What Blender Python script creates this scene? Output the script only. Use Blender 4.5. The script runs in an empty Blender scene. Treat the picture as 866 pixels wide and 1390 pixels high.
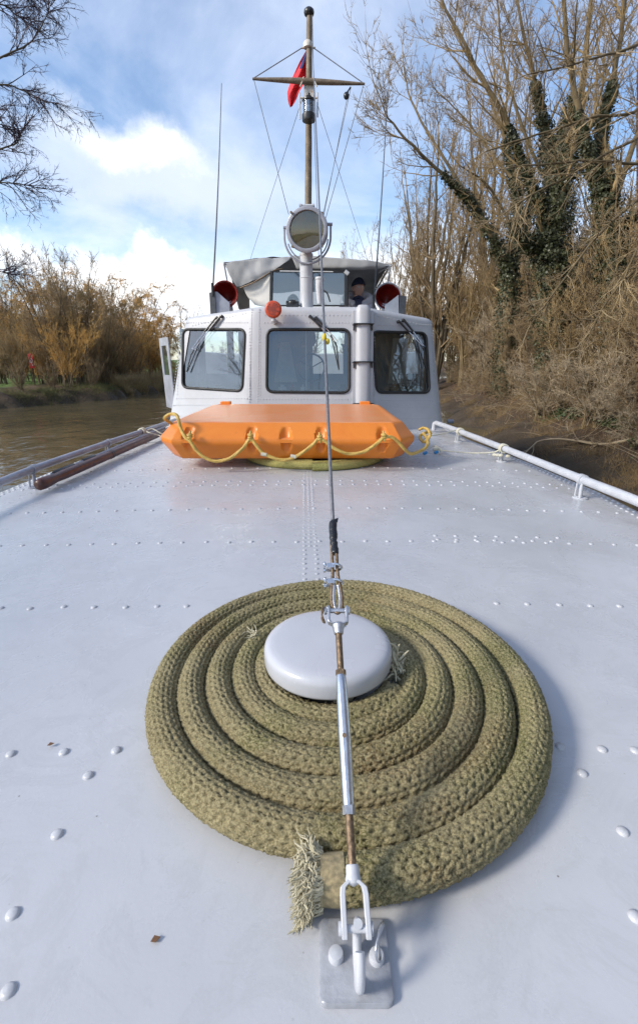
import bpy, math, random
import numpy as np
from mathutils import Vector as V, Matrix, noise
R = math.radians
rnd = random.Random(7)
nr = np.random.RandomState(11)
SC = bpy.context.scene
COL = SC.collection

# ------------------------------------------------------------------ camera maths (metres, boat deck at z = 0)
TH, H, F = R(13.8), 0.80, 650.0
cT, sT = math.cos(TH), math.sin(TH)
def ray(px, py):
    X = (px-433)/F; U = -(py-650)/F
    return V((X, cT+U*sT, -sT+U*cT))
def atY(px, py, Y):
    d = ray(px, py); return V((d.x*Y/d.y, Y, H+d.z*Y/d.y))
def atZ(px, py, Z=0.0):
    d = ray(px, py); t = (Z-H)/d.z; return V((d.x*t, d.y*t, Z))

# ------------------------------------------------------------------ node helpers
def new_mat(name):
    m = bpy.data.materials.new(name); m.use_nodes = True
    nt = m.node_tree; return m, nt, nt.nodes['Principled BSDF']
def nd(nt, typ, **kw):
    n = nt.nodes.new(typ)
    for k, v in kw.items():
        if k[0] == '_': n.inputs[k[1:].replace('_', ' ')].default_value = v
        else: setattr(n, k, v)
    return n
def noise_n(nt, scale, detail=4, rough=.55, vec=None, dist=0):
    n = nd(nt, 'ShaderNodeTexNoise'); n.inputs['Scale'].default_value = scale
    n.inputs['Detail'].default_value = detail; n.inputs['Roughness'].default_value = rough
    n.inputs['Distortion'].default_value = dist
    if vec is not None: nt.links.new(vec, n.inputs['Vector'])
    return n
def ramp(nt, src, stops):
    r = nd(nt, 'ShaderNodeValToRGB'); e = r.color_ramp.elements
    while len(e) < len(stops): e.new(.5)
    for i, (p, c) in enumerate(stops):
        e[i].position = p
        if not isinstance(c, (tuple, list)): c = (c, c, c)
        e[i].color = (*c[:3], 1)
    nt.links.new(src, r.inputs['Fac']); return r
def mixc(nt, fac, a, b, mode='MIX'):
    m = nd(nt, 'ShaderNodeMix', data_type='RGBA', blend_type=mode)
    for sock, val in ((m.inputs[0], fac), (m.inputs[6], a), (m.inputs[7], b)):
        if isinstance(val, (int, float)): sock.default_value = val
        elif isinstance(val, tuple): sock.default_value = (*val[:3], 1)
        else: nt.links.new(val, sock)
    return m.outputs[2]
def bump(nt, b, height, strength=.3, dist=.01, prev=None):
    n = nd(nt, 'ShaderNodeBump'); n.inputs['Strength'].default_value = strength; n.inputs['Distance'].default_value = dist
    nt.links.new(height, n.inputs['Height'])
    if prev is not None: nt.links.new(prev, n.inputs['Normal'])
    nt.links.new(n.outputs[0], b.inputs['Normal']); return n.outputs[0]
def objc(nt): return nd(nt, 'ShaderNodeTexCoord').outputs['Object']

def simple(name, col, rough=.5, metal=0, var=.15, scale=20, bmp=.0, bscale=80, spec=.5, coat=0, dirt=None, dirt_amt=.0, dscale=6):
    m, nt, b = new_mat(name); co = objc(nt)
    n = noise_n(nt, scale, 5, .6, co)
    dark = tuple(c*(1-var) for c in col); lite = tuple(min(1, c*(1+var)) for c in col)
    c = ramp(nt, n.outputs['Fac'], [(.3, dark), (.7, lite)]).outputs[0]
    if dirt:
        n2 = noise_n(nt, dscale, 8, .7, co)
        k = ramp(nt, n2.outputs['Fac'], [(.62-dirt_amt*.3, 0), (.75, 1)]).outputs[0]
        c = mixc(nt, k, c, dirt)
    nt.links.new(c, b.inputs['Base Color'])
    n3 = noise_n(nt, scale*.6, 4, .6, co)
    r = ramp(nt, n3.outputs['Fac'], [(.3, max(.02, rough*.75)), (.7, min(1, rough*1.25))])
    nt.links.new(r.outputs[0], b.inputs['Roughness'])
    b.inputs['Metallic'].default_value = metal
    b.inputs['Specular IOR Level'].default_value = spec
    b.inputs['Coat Weight'].default_value = coat
    if bmp: bump(nt, b, noise_n(nt, bscale, 5, .6, co).outputs['Fac'], bmp, .004)
    return m

# ------------------------------------------------------------------ materials
def deck_paint(name, base, rlo, rhi, wave=.25):
    m, nt, b = new_mat(name); co = objc(nt)
    n = noise_n(nt, 1.6, 6, .6, co)
    c = ramp(nt, n.outputs['Fac'], [(.3, tuple(x*.93 for x in base)), (.7, tuple(x*1.05 for x in base))]).outputs[0]
    # faint water marks and grime
    n2 = noise_n(nt, 5.0, 9, .72, co, 1.2)
    k = ramp(nt, n2.outputs['Fac'], [(.50, 0), (.56, .13), (.60, .02), (.78, .35)]).outputs[0]
    c = mixc(nt, k, c, (.31, .31, .30))
    # fine specks
    vo = nd(nt, 'ShaderNodeTexVoronoi'); vo.inputs['Scale'].default_value = 30; nt.links.new(co, vo.inputs['Vector'])
    sp = ramp(nt, vo.outputs['Distance'], [(.03, .8), (.065, 0)]).outputs[0]
    n5 = noise_n(nt, 9, 2, .5, co); g5 = ramp(nt, n5.outputs['Fac'], [(.5, 0), (.6, 1)]).outputs[0]
    mm = nd(nt, 'ShaderNodeMath', operation='MULTIPLY'); nt.links.new(sp, mm.inputs[0]); nt.links.new(g5, mm.inputs[1])
    c = mixc(nt, mm.outputs[0], c, (.12, .095, .07))
    # scuffs: stretched noise
    mp = nd(nt, 'ShaderNodeMapping'); mp.inputs['Scale'].default_value = (2.5, 26, 1); mp.inputs['Rotation'].default_value = (0, 0, .7)
    nt.links.new(co, mp.inputs['Vector'])
    n6 = noise_n(nt, 3.0, 6, .7, mp.outputs[0]); k6 = ramp(nt, n6.outputs['Fac'], [(.64, 0), (.72, .25)]).outputs[0]
    c = mixc(nt, k6, c, (.40, .39, .37))
    nt.links.new(c, b.inputs['Base Color'])
    n3 = noise_n(nt, 3.2, 7, .65, co, .6)
    r = ramp(nt, n3.outputs['Fac'], [(.3, rlo), (.7, rhi)]); nt.links.new(r.outputs[0], b.inputs['Roughness'])
    p = bump(nt, b, noise_n(nt, 2.2, 3, .5, co).outputs['Fac'], wave, .03)
    bump(nt, b, noise_n(nt, 140, 4, .6, co).outputs['Fac'], .10, .002, p)
    return m
M = {}
M['deck'] = deck_paint('deck_paint', (.525, .53, .55), .18, .38)
M['house'] = deck_paint('house_paint', (.47, .478, .505), .30, .48, .12)
M['hull'] = deck_paint('hull_paint', (.28, .30, .35), .35, .5, .2)
M['cap'] = simple('vent_paint', (.50, .505, .54), .26, var=.05, scale=6, bmp=.05, bscale=60, dirt=(.22, .2, .17), dirt_amt=-.35, dscale=14)
M['rail'] = simple('rail_paint', (.52, .53, .56), .32, var=.10, scale=12, bmp=.15, bscale=70, dirt=(.22, .14, .09), dirt_amt=-.15, dscale=16)
M['rail_worn'] = simple('worn_rail_paint', (.30, .31, .36), .35, var=.2, scale=10, bmp=.2, bscale=70, dirt=(.16, .10, .08), dirt_amt=.0, dscale=12)
M['rubber'] = simple('black_rubber', (.018, .018, .018), .55, var=.3, bmp=.1)
M['black'] = simple('black_paint', (.022, .022, .024), .35, var=.3)
M['tape'] = simple('black_tape', (.012, .013, .016), .25, var=.3, scale=60, bmp=.5, bscale=120)
M['darkgrey'] = simple('dark_grey_panel', (.07, .075, .085), .5, var=.2)
M['galv'] = simple('galvanised_steel', (.50, .51, .54), .34, metal=.85, var=.2, scale=90, bmp=.25, bscale=200, dirt=(.20, .12, .06), dirt_amt=-.1, dscale=60)
M['chrome'] = simple('polished_steel', (.62, .64, .68), .2, metal=.95, var=.12, scale=50, bmp=.1, bscale=120, dirt=(.2, .13, .08), dirt_amt=-.25, dscale=60)
M['rusty'] = simple('rusty_rod', (.22, .155, .10), .42, metal=.7, var=.45, scale=120, bmp=.5, bscale=260, dirt=(.10, .045, .02), dirt_amt=.2, dscale=90)
M['wire'] = simple('wire_rope_steel', (.26, .25, .25), .4, metal=.7, var=.3, scale=120)
M['orange'] = None
M['red'] = simple('red_enamel', (.20, .012, .008), .4, var=.3, scale=9)
M['siren'] = simple('orange_red_enamel', (.50, .07, .025), .35, var=.2, scale=30)
M['wood'] = simple('weathered_mast_wood', (.17, .13, .09), .65, var=.4, scale=14, bmp=.4, bscale=60)
M['varnish'] = simple('brown_varnished_pole', (.085, .028, .018), .35, var=.5, scale=16, bmp=.3, bscale=60, dirt=(.14, .09, .06), dirt_amt=.0, dscale=14)
M['canvas'] = simple('grey_canvas', (.33, .33, .33), .8, var=.1, scale=5, bmp=.3, bscale=25)
M['canvas_w'] = simple('cream_canvas', (.66, .63, .58), .8, var=.08, scale=5, bmp=.2, bscale=25)
M['cream'] = simple('cream_fray', (.50, .45, .31), .9, var=.22, scale=60)
M['whip'] = simple('whipping_twine', (.62, .54, .36), .7, var=.3, scale=130, bmp=.4, bscale=300)
M['yrope'] = simple('yellow_polyprop_rope', (.55, .36, .085), .55, var=.25, scale=45, bmp=.3, bscale=220)
M['wline'] = simple('white_line', (.60, .57, .45), .75, var=.15, scale=60)
M['blue'] = simple('blue_plastic', (.02, .22, .48), .4, var=.1)
M['yellow'] = simple('yellow_tape', (.72, .52, .02), .5, var=.1)
M['skin'] = simple('skin', (.60, .34, .26), .5, var=.12, scale=25)
M['coat'] = simple('pale_grey_coat', (.52, .50, .54), .8, var=.12, scale=12, bmp=.5, bscale=14)
M['navy'] = simple('navy_cloth', (.02, .025, .06), .85, var=.2, scale=20)
M['trouser'] = simple('dark_trousers', (.03, .03, .035), .85, var=.2)
M['hair'] = simple('brown_hair', (.05, .03, .02), .6, var=.3, scale=60)
M['flag'] = simple('red_bunting', (.78, .045, .06), .8, var=.12, scale=12)
M['flagblue'] = simple('blue_bunting', (.02, .03, .14), .8, var=.12)
M['white'] = simple('white_paint', (.70, .70, .69), .5, var=.08)
M['rustwhite'] = simple('rust_stained_white', (.62, .58, .52), .5, var=.1, dirt=(.45, .16, .05), dirt_amt=.4, dscale=22)
M['interior'] = simple('cabin_lining', (.20, .25, .29), .6, var=.1, scale=3)
M['console'] = simple('console_panel', (.10, .12, .13), .4, var=.2)
M['brown_cloth'] = simple('curtain', (.62, .60, .56), .8, var=.1)
M['bark'] = simple('grey_brown_bark', (.105, .08, .048), .9, var=.35, scale=9, bmp=.7, bscale=30)
M['bark_y'] = simple('yellow_lichened_bark', (.145, .105, .052), .9, var=.35, scale=6, bmp=.6, bscale=30)
M['twig'] = simple('brown_twigs', (.24, .165, .085), .85, var=.35, scale=1.5)
M['twig_y'] = simple('ochre_twigs', (.27, .185, .085), .85, var=.35, scale=1.2)
M['twig_p'] = simple('pale_twigs', (.33, .26, .17), .85, var=.3, scale=1.5)
M['twig_g'] = simple('golden_willow_twigs', (.54, .31, .085), .85, var=.3, scale=.8)
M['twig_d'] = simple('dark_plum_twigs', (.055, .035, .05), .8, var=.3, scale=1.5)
M['ivy'] = simple('ivy_leaves', (.042, .047, .016), .55, var=.6, scale=5)
M['drygrass'] = simple('dry_reed', (.34, .24, .11), .85, var=.35, scale=2.5)
M['greenleaf'] = simple('green_ground_leaves', (.045, .065, .022), .6, var=.4, scale=4)
M['litter'] = simple('brown_leaf_litter', (.15, .075, .035), .85, var=.5, scale=3)
M['redsign'] = simple('red_sign', (.62, .035, .04), .5, var=.08)
M['vanblue'] = simple('pale_blue_panel', (.35, .45, .6), .5, var=.1)

def mat_orange():
    m, nt, b = new_mat('faded_orange_plastic'); co = objc(nt)
    geo = nd(nt, 'ShaderNodeNewGeometry'); sx = nd(nt, 'ShaderNodeSeparateXYZ'); nt.links.new(geo.outputs['Normal'], sx.inputs[0])
    n = noise_n(nt, 3.5, 7, .65, co, .8)
    c = ramp(nt, n.outputs['Fac'], [(.3, (.72, .20, .018)), (.7, (.80, .25, .03))]).outputs[0]
    # bleached, scuffed upper deck of the float
    mp = nd(nt, 'ShaderNodeMapping'); mp.inputs['Scale'].default_value = (1.2, 7, 1); nt.links.new(co, mp.inputs['Vector'])
    n2 = noise_n(nt, 4, 8, .7, mp.outputs[0], .8)
    fad = ramp(nt, n2.outputs['Fac'], [(.35, (.80, .21, .035)), (.52, (.78, .29, .09)), (.70, (.72, .40, .22))]).outputs[0]
    up = ramp(nt, sx.outputs['Z'], [(.9, 0), (.97, 1)]).outputs[0]
    c = mixc(nt, up, c, fad)
    n3 = noise_n(nt, 9, 8, .75, co, .5); k = ramp(nt, n3.outputs['Fac'], [(.66, 0), (.74, .6)]).outputs[0]
    c = mixc(nt, k, c, (.22, .08, .03))
    nt.links.new(c, b.inputs['Base Color']); b.inputs['Roughness'].default_value = .36
    bump(nt, b, noise_n(nt, 14, 5, .6, co).outputs['Fac'], .12, .01)
    return m
M['orange'] = mat_orange()

def mat_rope(name, c1, c2, moss):
    m, nt, b = new_mat(name); co = objc(nt)
    n = noise_n(nt, 7, 6, .65, co)
    c = ramp(nt, n.outputs['Fac'], [(.28, c1), (.72, c2)]).outputs[0]
    n2 = noise_n(nt, 4.2, 5, .6, co, .5); k = ramp(nt, n2.outputs['Fac'], [(.44, 0), (.64, .9)]).outputs[0]
    c = mixc(nt, k, c, moss)
    n4 = noise_n(nt, 2.4, 4, .6, co, .3); k4 = ramp(nt, n4.outputs['Fac'], [(.56, 0), (.66, .7)]).outputs[0]
    c = mixc(nt, k4, c, (.15, .085, .035))
    n3 = noise_n(nt, 260, 3, .7, co); k3 = ramp(nt, n3.outputs['Fac'], [(.42, 0), (.60, .75)]).outputs[0]
    c = mixc(nt, k3, c, tuple(min(1, x*1.7) for x in c2))
    nt.links.new(c, b.inputs['Base Color']); b.inputs['Roughness'].default_value = .92
    b.inputs['Specular IOR Level'].default_value = .2
    mp = nd(nt, 'ShaderNodeMapping'); mp.inputs['Scale'].default_value = (1, 1, 2.2); nt.links.new(co, mp.inputs['Vector'])
    bump(nt, b, noise_n(nt, 330, 4, .75, mp.outputs[0]).outputs['Fac'], .9, .003)
    return m
M['rope'] = mat_rope('mossy_braided_rope', (.135, .112, .058), (.285, .242, .135), (.105, .11, .032))
M['rope2'] = mat_rope('olive_braided_rope', (.24, .22, .07), (.36, .32, .12), (.18, .20, .05))

def mat_glass(name, tint, refl=.12, rough=.0):
    m, nt, b = new_mat(name); out = nt.nodes['Material Output']
    tr = nd(nt, 'ShaderNodeBsdfTransparent'); tr.inputs[0].default_value = (*tint, 1)
    gl = nd(nt, 'ShaderNodeBsdfGlossy'); gl.inputs['Roughness'].default_value = .015+rough; gl.inputs[0].default_value = (.9, .95, 1, 1)
    fr = nd(nt, 'ShaderNodeFresnel'); fr.inputs[0].default_value = 1.55
    ad = nd(nt, 'ShaderNodeMath', operation='ADD'); ad.inputs[1].default_value = refl; nt.links.new(fr.outputs[0], ad.inputs[0])
    co = objc(nt); bn = nd(nt, 'ShaderNodeBump'); bn.inputs['Strength'].default_value = .08; bn.inputs['Distance'].default_value = .02
    nt.links.new(noise_n(nt, 2.5, 2, .5, co).outputs['Fac'], bn.inputs['Height']); nt.links.new(bn.outputs[0], gl.inputs['Normal'])
    mx = nd(nt, 'ShaderNodeMixShader'); nt.links.new(ad.outputs[0], mx.inputs[0]); nt.links.new(tr.outputs[0], mx.inputs[1]); nt.links.new(gl.outputs[0], mx.inputs[2])
    # dusty film
    df = nd(nt, 'ShaderNodeBsdfDiffuse'); df.inputs[0].default_value = (.45, .45, .45, 1)
    n = noise_n(nt, 6, 6, .7, co); k = ramp(nt, n.outputs['Fac'], [(.35, .015), (.75, .08)])
    m2 = nd(nt, 'ShaderNodeMixShader'); nt.links.new(k.outputs[0], m2.inputs[0]); nt.links.new(mx.outputs[0], m2.inputs[1]); nt.links.new(df.outputs[0], m2.inputs[2])
    nt.links.new(m2.outputs[0], out.inputs[0]); return m
M['glass'] = mat_glass('window_glass', (.62, .70, .70), .09)
M['plastic'] = mat_glass('smoked_clear_plastic', (.55, .56, .57), .10, .06)
M['lens'] = mat_glass('searchlight_glass', (.72, .62, .46), .03, .02)
M['reflector'] = simple('tarnished_reflector', (.10, .06, .03), .45, metal=.4, var=.4, scale=7)
M['lampglass'] = mat_glass('lantern_glass', (.85, .87, .88), .25, .1)

def mat_water():
    m, nt, b = new_mat('muddy_river_water'); co = objc(nt)
    n = noise_n(nt, .25, 4, .6, co)
    c = ramp(nt, n.outputs['Fac'], [(.3, (.080, .064, .035)), (.7, (.110, .088, .050))]).outputs[0]
    nt.links.new(c, b.inputs['Base Color']); b.inputs['Roughness'].default_value = .06
    b.inputs['Specular IOR Level'].default_value = .5; b.inputs['IOR'].default_value = 1.33
    mp = nd(nt, 'ShaderNodeMapping'); mp.inputs['Scale'].default_value = (1, .62, 1); mp.inputs['Rotation'].default_value = (0, 0, .5); nt.links.new(co, mp.inputs['Vector'])
    p = bump(nt, b, noise_n(nt, 1.1, 3, .5, mp.outputs[0], .6).outputs['Fac'], .45, .16)
    p = bump(nt, b, noise_n(nt, 4.6, 3, .55, mp.outputs[0], .4).outputs['Fac'], .30, .045, p)
    return m
M['water'] = mat_water()

def mat_ground():
    m, nt, b = new_mat('river_bank_earth'); co = objc(nt)
    n = noise_n(nt, 1.3, 8, .7, co); n2 = noise_n(nt, .35, 4, .6, co)
    mud = ramp(nt, n.outputs['Fac'], [(.3, (.035, .024, .012)), (.55, (.07, .048, .026)), (.75, (.11, .075, .04))]).outputs[0]
    lit = ramp(nt, n.outputs['Fac'], [(.3, (.045, .026, .013)), (.7, (.115, .065, .032))]).outputs[0]
    grs = ramp(nt, n.outputs['Fac'], [(.3, (.05, .09, .015)), (.7, (.11, .17, .03))]).outputs[0]
    sx = nd(nt, 'ShaderNodeSeparateXYZ'); nt.links.new(co, sx.inputs[0])
    k = nd(nt, 'ShaderNodeMapRange'); k.inputs[1].default_value = -.95; k.inputs[2].default_value = -.55; nt.links.new(sx.outputs['Z'], k.inputs[0])
    c = mixc(nt, k.outputs[0], mud, lit)
    gx = nd(nt, 'ShaderNodeMapRange'); gx.inputs[1].default_value = -14.2; gx.inputs[2].default_value = -15.6; nt.links.new(sx.outputs['X'], gx.inputs[0])
    c = mixc(nt, gx.outputs[0], c, grs)
    nt.links.new(c, b.inputs['Base Color']); b.inputs['Roughness'].default_value = .8
    bump(nt, b, noise_n(nt, 5, 9, .75, co).outputs['Fac'], 1, .12)
    return m
M['ground'] = mat_ground()

# ------------------------------------------------------------------ object helpers
def tag(o, label=None, cat=None, group=None, kind=None):
    if label: o['label'] = label
    if cat: o['category'] = cat
    if group: o['group'] = group
    if kind: o['kind'] = kind
    return o
def empty(name, loc, label=None, cat=None, group=None, rz=0):
    o = bpy.data.objects.new(name, None); COL.objects.link(o); o.location = loc; o.rotation_euler = (0, 0, rz); o.empty_display_size = .2
    return tag(o, label, cat, group)
def world_org(o):
    p = V((0, 0, 0))
    while o is not None: p += V(o.location); o = o.parent
    return p
def frame(ax, hint=None):
    ax = V(ax).normalized(); h = V(hint) if hint is not None else (V((0, 0, 1)) if abs(ax.z) < .9 else V((0, 1, 0)))
    x = h.cross(ax).normalized(); y = ax.cross(x); return x, y, ax
class MB:
    def __init__(s): s.v = []; s.f = []
    def add(s, vs, fs):
        o = len(s.v); s.v += [tuple(p) for p in vs]; s.f += [tuple(i+o for i in f) for f in fs]; return s
    def box(s, c, size, axes=None):
        c = V(c); hx, hy, hz = (k/2 for k in size)
        ax = axes or (V((1, 0, 0)), V((0, 1, 0)), V((0, 0, 1)))
        vs = [c+ax[0]*a*hx+ax[1]*b_*hy+ax[2]*d*hz for d in (-1, 1) for b_ in (-1, 1) for a in (-1, 1)]
        return s.add(vs, [(0, 2, 3, 1), (4, 5, 7, 6), (0, 1, 5, 4), (2, 6, 7, 3), (0, 4, 6, 2), (1, 3, 7, 5)])
    def tube(s, pts, rad, n=8, caps=True, closed=False):
        pts = [V(p) for p in pts]; N = len(pts)
        if not isinstance(rad, (list, tuple)): rad = [rad]*N
        x = None; vs = []; fs = []
        for i, p in enumerate(pts):
            if closed: t = pts[(i+1) % N]-pts[i-1]
            else: t = pts[min(i+1, N-1)]-pts[max(i-1, 0)]
            t.normalize()
            if x is None: x, y, _ = frame(t)
            else:
                x = (x-t*x.dot(t)); x = x.normalized() if x.length > 1e-6 else frame(t)[0]; y = t.cross(x)
            for k in range(n):
                a = 2*math.pi*k/n; vs.append(p+(x*math.cos(a)+y*math.sin(a))*rad[i])
        M_ = N if closed else N-1
        for i in range(M_):
            j = (i+1) % N
            for k in range(n):
                k2 = (k+1) % n; fs.append((i*n+k, i*n+k2, j*n+k2, j*n+k))
        if caps and not closed: fs.append(tuple(range(n))[::-1]); fs.append(tuple((N-1)*n+k for k in range(n)))
        return s.add(vs, fs)
    def lathe(s, prof, org, axis=(0, 0, 1), n=32, hint=None):
        x, y, z = frame(axis, hint); org = V(org); vs = []; fs = []
        for r, h in prof:
            for k in range(n):
                a = 2*math.pi*k/n; vs.append(org+z*h+(x*math.cos(a)+y*math.sin(a))*r)
        for i in range(len(prof)-1):
            for k in range(n):
                k2 = (k+1) % n; fs.append((i*n+k, i*n+k2, (i+1)*n+k2, (i+1)*n+k))
        if prof[0][0] > 1e-5: fs.append(tuple(range(n))[::-1])
        if prof[-1][0] > 1e-5: fs.append(tuple((len(prof)-1)*n+k for k in range(n)))
        return s.add(vs, fs)
    def ball(s, c, r, n=14, m=9, sc=(1, 1, 1)):
        vs = []; fs = []; c = V(c)
        for i in range(m+1):
            ph = math.pi*i/m
            for k in range(n):
                a = 2*math.pi*k/n
                vs.append(c+V((math.sin(ph)*math.cos(a)*r*sc[0], math.sin(ph)*math.sin(a)*r*sc[1], math.cos(ph)*r*sc[2])))
        for i in range(m):
            for k in range(n):
                k2 = (k+1) % n; fs.append((i*n+k, (i+1)*n+k, (i+1)*n+k2, i*n+k2))
        return s.add(vs, fs)
    def domes(s, P, Nn, r, h=.5, n=8):
        for p, q in zip(P, Nn):
            s.lathe([(r, -.001), (r*.92, r*h*.5), (r*.55, r*h*.9), (.0001, r*h)], p, q, n)
        return s
    def build(s, name, mat, parent=None, smooth=40, bevel=None, subd=0, thick=None, org=None):
        o3 = world_org(parent) if parent is not None else V(org if org is not None else (0, 0, 0))
        me = bpy.data.meshes.new(name)
        me.from_pydata([(p[0]-o3.x, p[1]-o3.y, p[2]-o3.z) for p in s.v], [], s.f); me.update()
        me.materials.append(mat)
        o = bpy.data.objects.new(name, me); COL.objects.link(o)
        if parent is not None: o.parent = parent
        else: o.location = o3
        if smooth:
            me.shade_smooth()
            if smooth < 180: me.set_sharp_from_angle(angle=R(smooth))
        if thick:
            m = o.modifiers.new('t', 'SOLIDIFY'); m.thickness = thick; m.offset = 0
        if bevel:
            m = o.modifiers.new('b', 'BEVEL'); m.width = bevel; m.segments = 3; m.limit_method = 'ANGLE'; m.angle_limit = R(35); m.harden_normals = False
        if subd:
            m = o.modifiers.new('s', 'SUBSURF'); m.levels = m.render_levels = subd
        return o
def np_mesh(name, vs, fs, mat, parent=None, org=(0, 0, 0), smooth=True):
    o3 = world_org(parent) if parent is not None else V(org)
    vs = np.asarray(vs, dtype=np.float32)-np.array(o3, dtype=np.float32)
    me = bpy.data.meshes.new(name); fs = np.asarray(fs, dtype=np.int32); k = fs.shape[1]
    me.vertices.add(len(vs)); me.vertices.foreach_set('co', vs.ravel())
    me.loops.add(fs.size); me.loops.foreach_set('vertex_index', fs.ravel())
    me.polygons.add(len(fs)); me.polygons.foreach_set('loop_start', np.arange(0, fs.size, k, dtype=np.int32))
    me.polygons.foreach_set('loop_total', np.full(len(fs), k, dtype=np.int32))
    me.update(calc_edges=True); me.validate()
    if smooth: me.shade_smooth()
    me.materials.append(mat)
    o = bpy.data.objects.new(name, me); COL.objects.link(o)
    if parent is not None: o.parent = parent
    else: o.location = o3
    return o
def spline(ctrl, n):
    """Catmull-Rom through ctrl, n points"""
    P = [V(p) for p in ctrl]; P = [P[0]*2-P[1]]+P+[P[-1]*2-P[-2]]; S = len(P)-3; out = []
    for i in range(n):
        u = i/(n-1)*S; k = min(int(u), S-1); t = u-k; a, b, c, d = P[k:k+4]
        out.append(.5*((2*b)+(c-a)*t+(2*a-5*b+4*c-d)*t*t+(3*b-a-3*c+d)*t**3))
    return out
def copy_tree(o, parent=None):
    c = o.copy(); COL.objects.link(c); c.parent = parent
    for ch in list(o.children): copy_tree(ch, c)
    return c

def rope_surface(path, Rr, kind='braid', step=.004, nk=52, pitch=.0165, rows=16, depth=.0042, squash=1.0):
    P = np.array([tuple(p) for p in path], float)
    seg = np.linalg.norm(np.diff(P, axis=0), axis=1); s = np.concatenate([[0], np.cumsum(seg)]); L = s[-1]
    n = int(L/step); si = np.linspace(0, L, n); Q = np.stack([np.interp(si, s, P[:, i]) for i in range(3)], 1)
    T = np.gradient(Q, axis=0); T /= np.linalg.norm(T, axis=1)[:, None]
    if kind == 'braid' or abs(T[:, 2]).max() < .8: up = np.array([0, 0, 1.])
    else: up = np.array([0, 1., .2])
    Sd = np.cross(T, up); Sd /= np.linalg.norm(Sd, axis=1)[:, None]; U = np.cross(Sd, T)
    th = np.linspace(0, 2*np.pi, nk, endpoint=False)
    TT, SS = np.meshgrid(th, si)
    if kind == 'braid':
        v = TT/(2*np.pi)*rows; row = np.floor(v); vf = v-row
        sg = np.where(row % 2 == 0, 1., -1.)
        u = SS/pitch+sg*(vf-.5)*.55+.5*(np.floor(row/2) % 2)+.15*np.sin(SS*31+row)
        uf = u-np.floor(u)
        h = (np.sin(np.pi*vf)**.5)*(np.abs(np.sin(np.pi*uf))**.55)
        dv = np.minimum(vf, 1-vf)/.17; du = np.minimum(uf, 1-uf)/.14
        hs = .55+.6*np.abs(np.sin(np.round(u)*12.9898+np.round(v)*78.233))
        hole = np.exp(-(du**2+dv**2))*hs
        rr = Rr-depth*.12+depth*.34*h-depth*1.20*hole + .0009*nr.randn(*h.shape) + .0012*np.sin(SS*9+2*TT)
    else:
        h = np.abs(np.cos(1.5*(TT-SS/pitch)))
        rr = Rr*(.70+.34*np.sqrt(h))
    X = Q[:, None, :]+(np.cos(TT)*rr)[..., None]*Sd[:, None, :]+(np.sin(TT)*rr*squash)[..., None]*U[:, None, :]
    i = np.arange(n-1)[:, None]*nk; k = np.arange(nk)[None, :]; k2 = (k+1) % nk
    fs = np.stack([i+k, i+k2, i+nk+k2, i+nk+k], -1).reshape(-1, 4)
    return X.reshape(-1, 3), fs, Q, Sd, U

# ================================================================== CAMERA, WORLD, LIGHT
cam = bpy.data.cameras.new('camera'); co_ = bpy.data.objects.new('camera', cam); COL.objects.link(co_)
co_.location = (0, 0, H); co_.rotation_euler = (math.pi/2-TH, 0, 0)
cam.sensor_fit = 'VERTICAL'; cam.sensor_height = 36; cam.lens = F/1390*36; cam.shift_y = -45/1390*1.0
cam.clip_start = .02; cam.clip_end = 3000; SC.camera = co_
SC.view_settings.view_transform = 'Standard'; SC.view_settings.look = 'None'; SC.view_settings.exposure = 0.62; SC.view_settings.gamma = 1
SC.view_settings.use_curve_mapping = False
SC.render.engine = 'CYCLES'
SC.cycles.use_denoising = True
SC.cycles.max_bounces = 8; SC.cycles.transparent_max_bounces = 16; SC.cycles.caustics_reflective = False; SC.cycles.caustics_refractive = False
SC.cycles.sample_clamp_indirect = 6

SUN_EL, SUN_AZ = 31.0, 246.0        # azimuth clockwise from +Y : light comes from behind-left of the camera
sd = bpy.data.lights.new('sun', 'SUN'); sd.energy = 3.0; sd.angle = R(12.0); sd.color = (1, .93, .82)
so = bpy.data.objects.new('sun', sd); COL.objects.link(so)
sv = V((math.sin(R(SUN_AZ))*math.cos(R(SUN_EL)), math.cos(R(SUN_AZ))*math.cos(R(SUN_EL)), math.sin(R(SUN_EL))))
so.rotation_euler = sv.to_track_quat('Z', 'Y').to_euler(); so.location = sv*30

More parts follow.
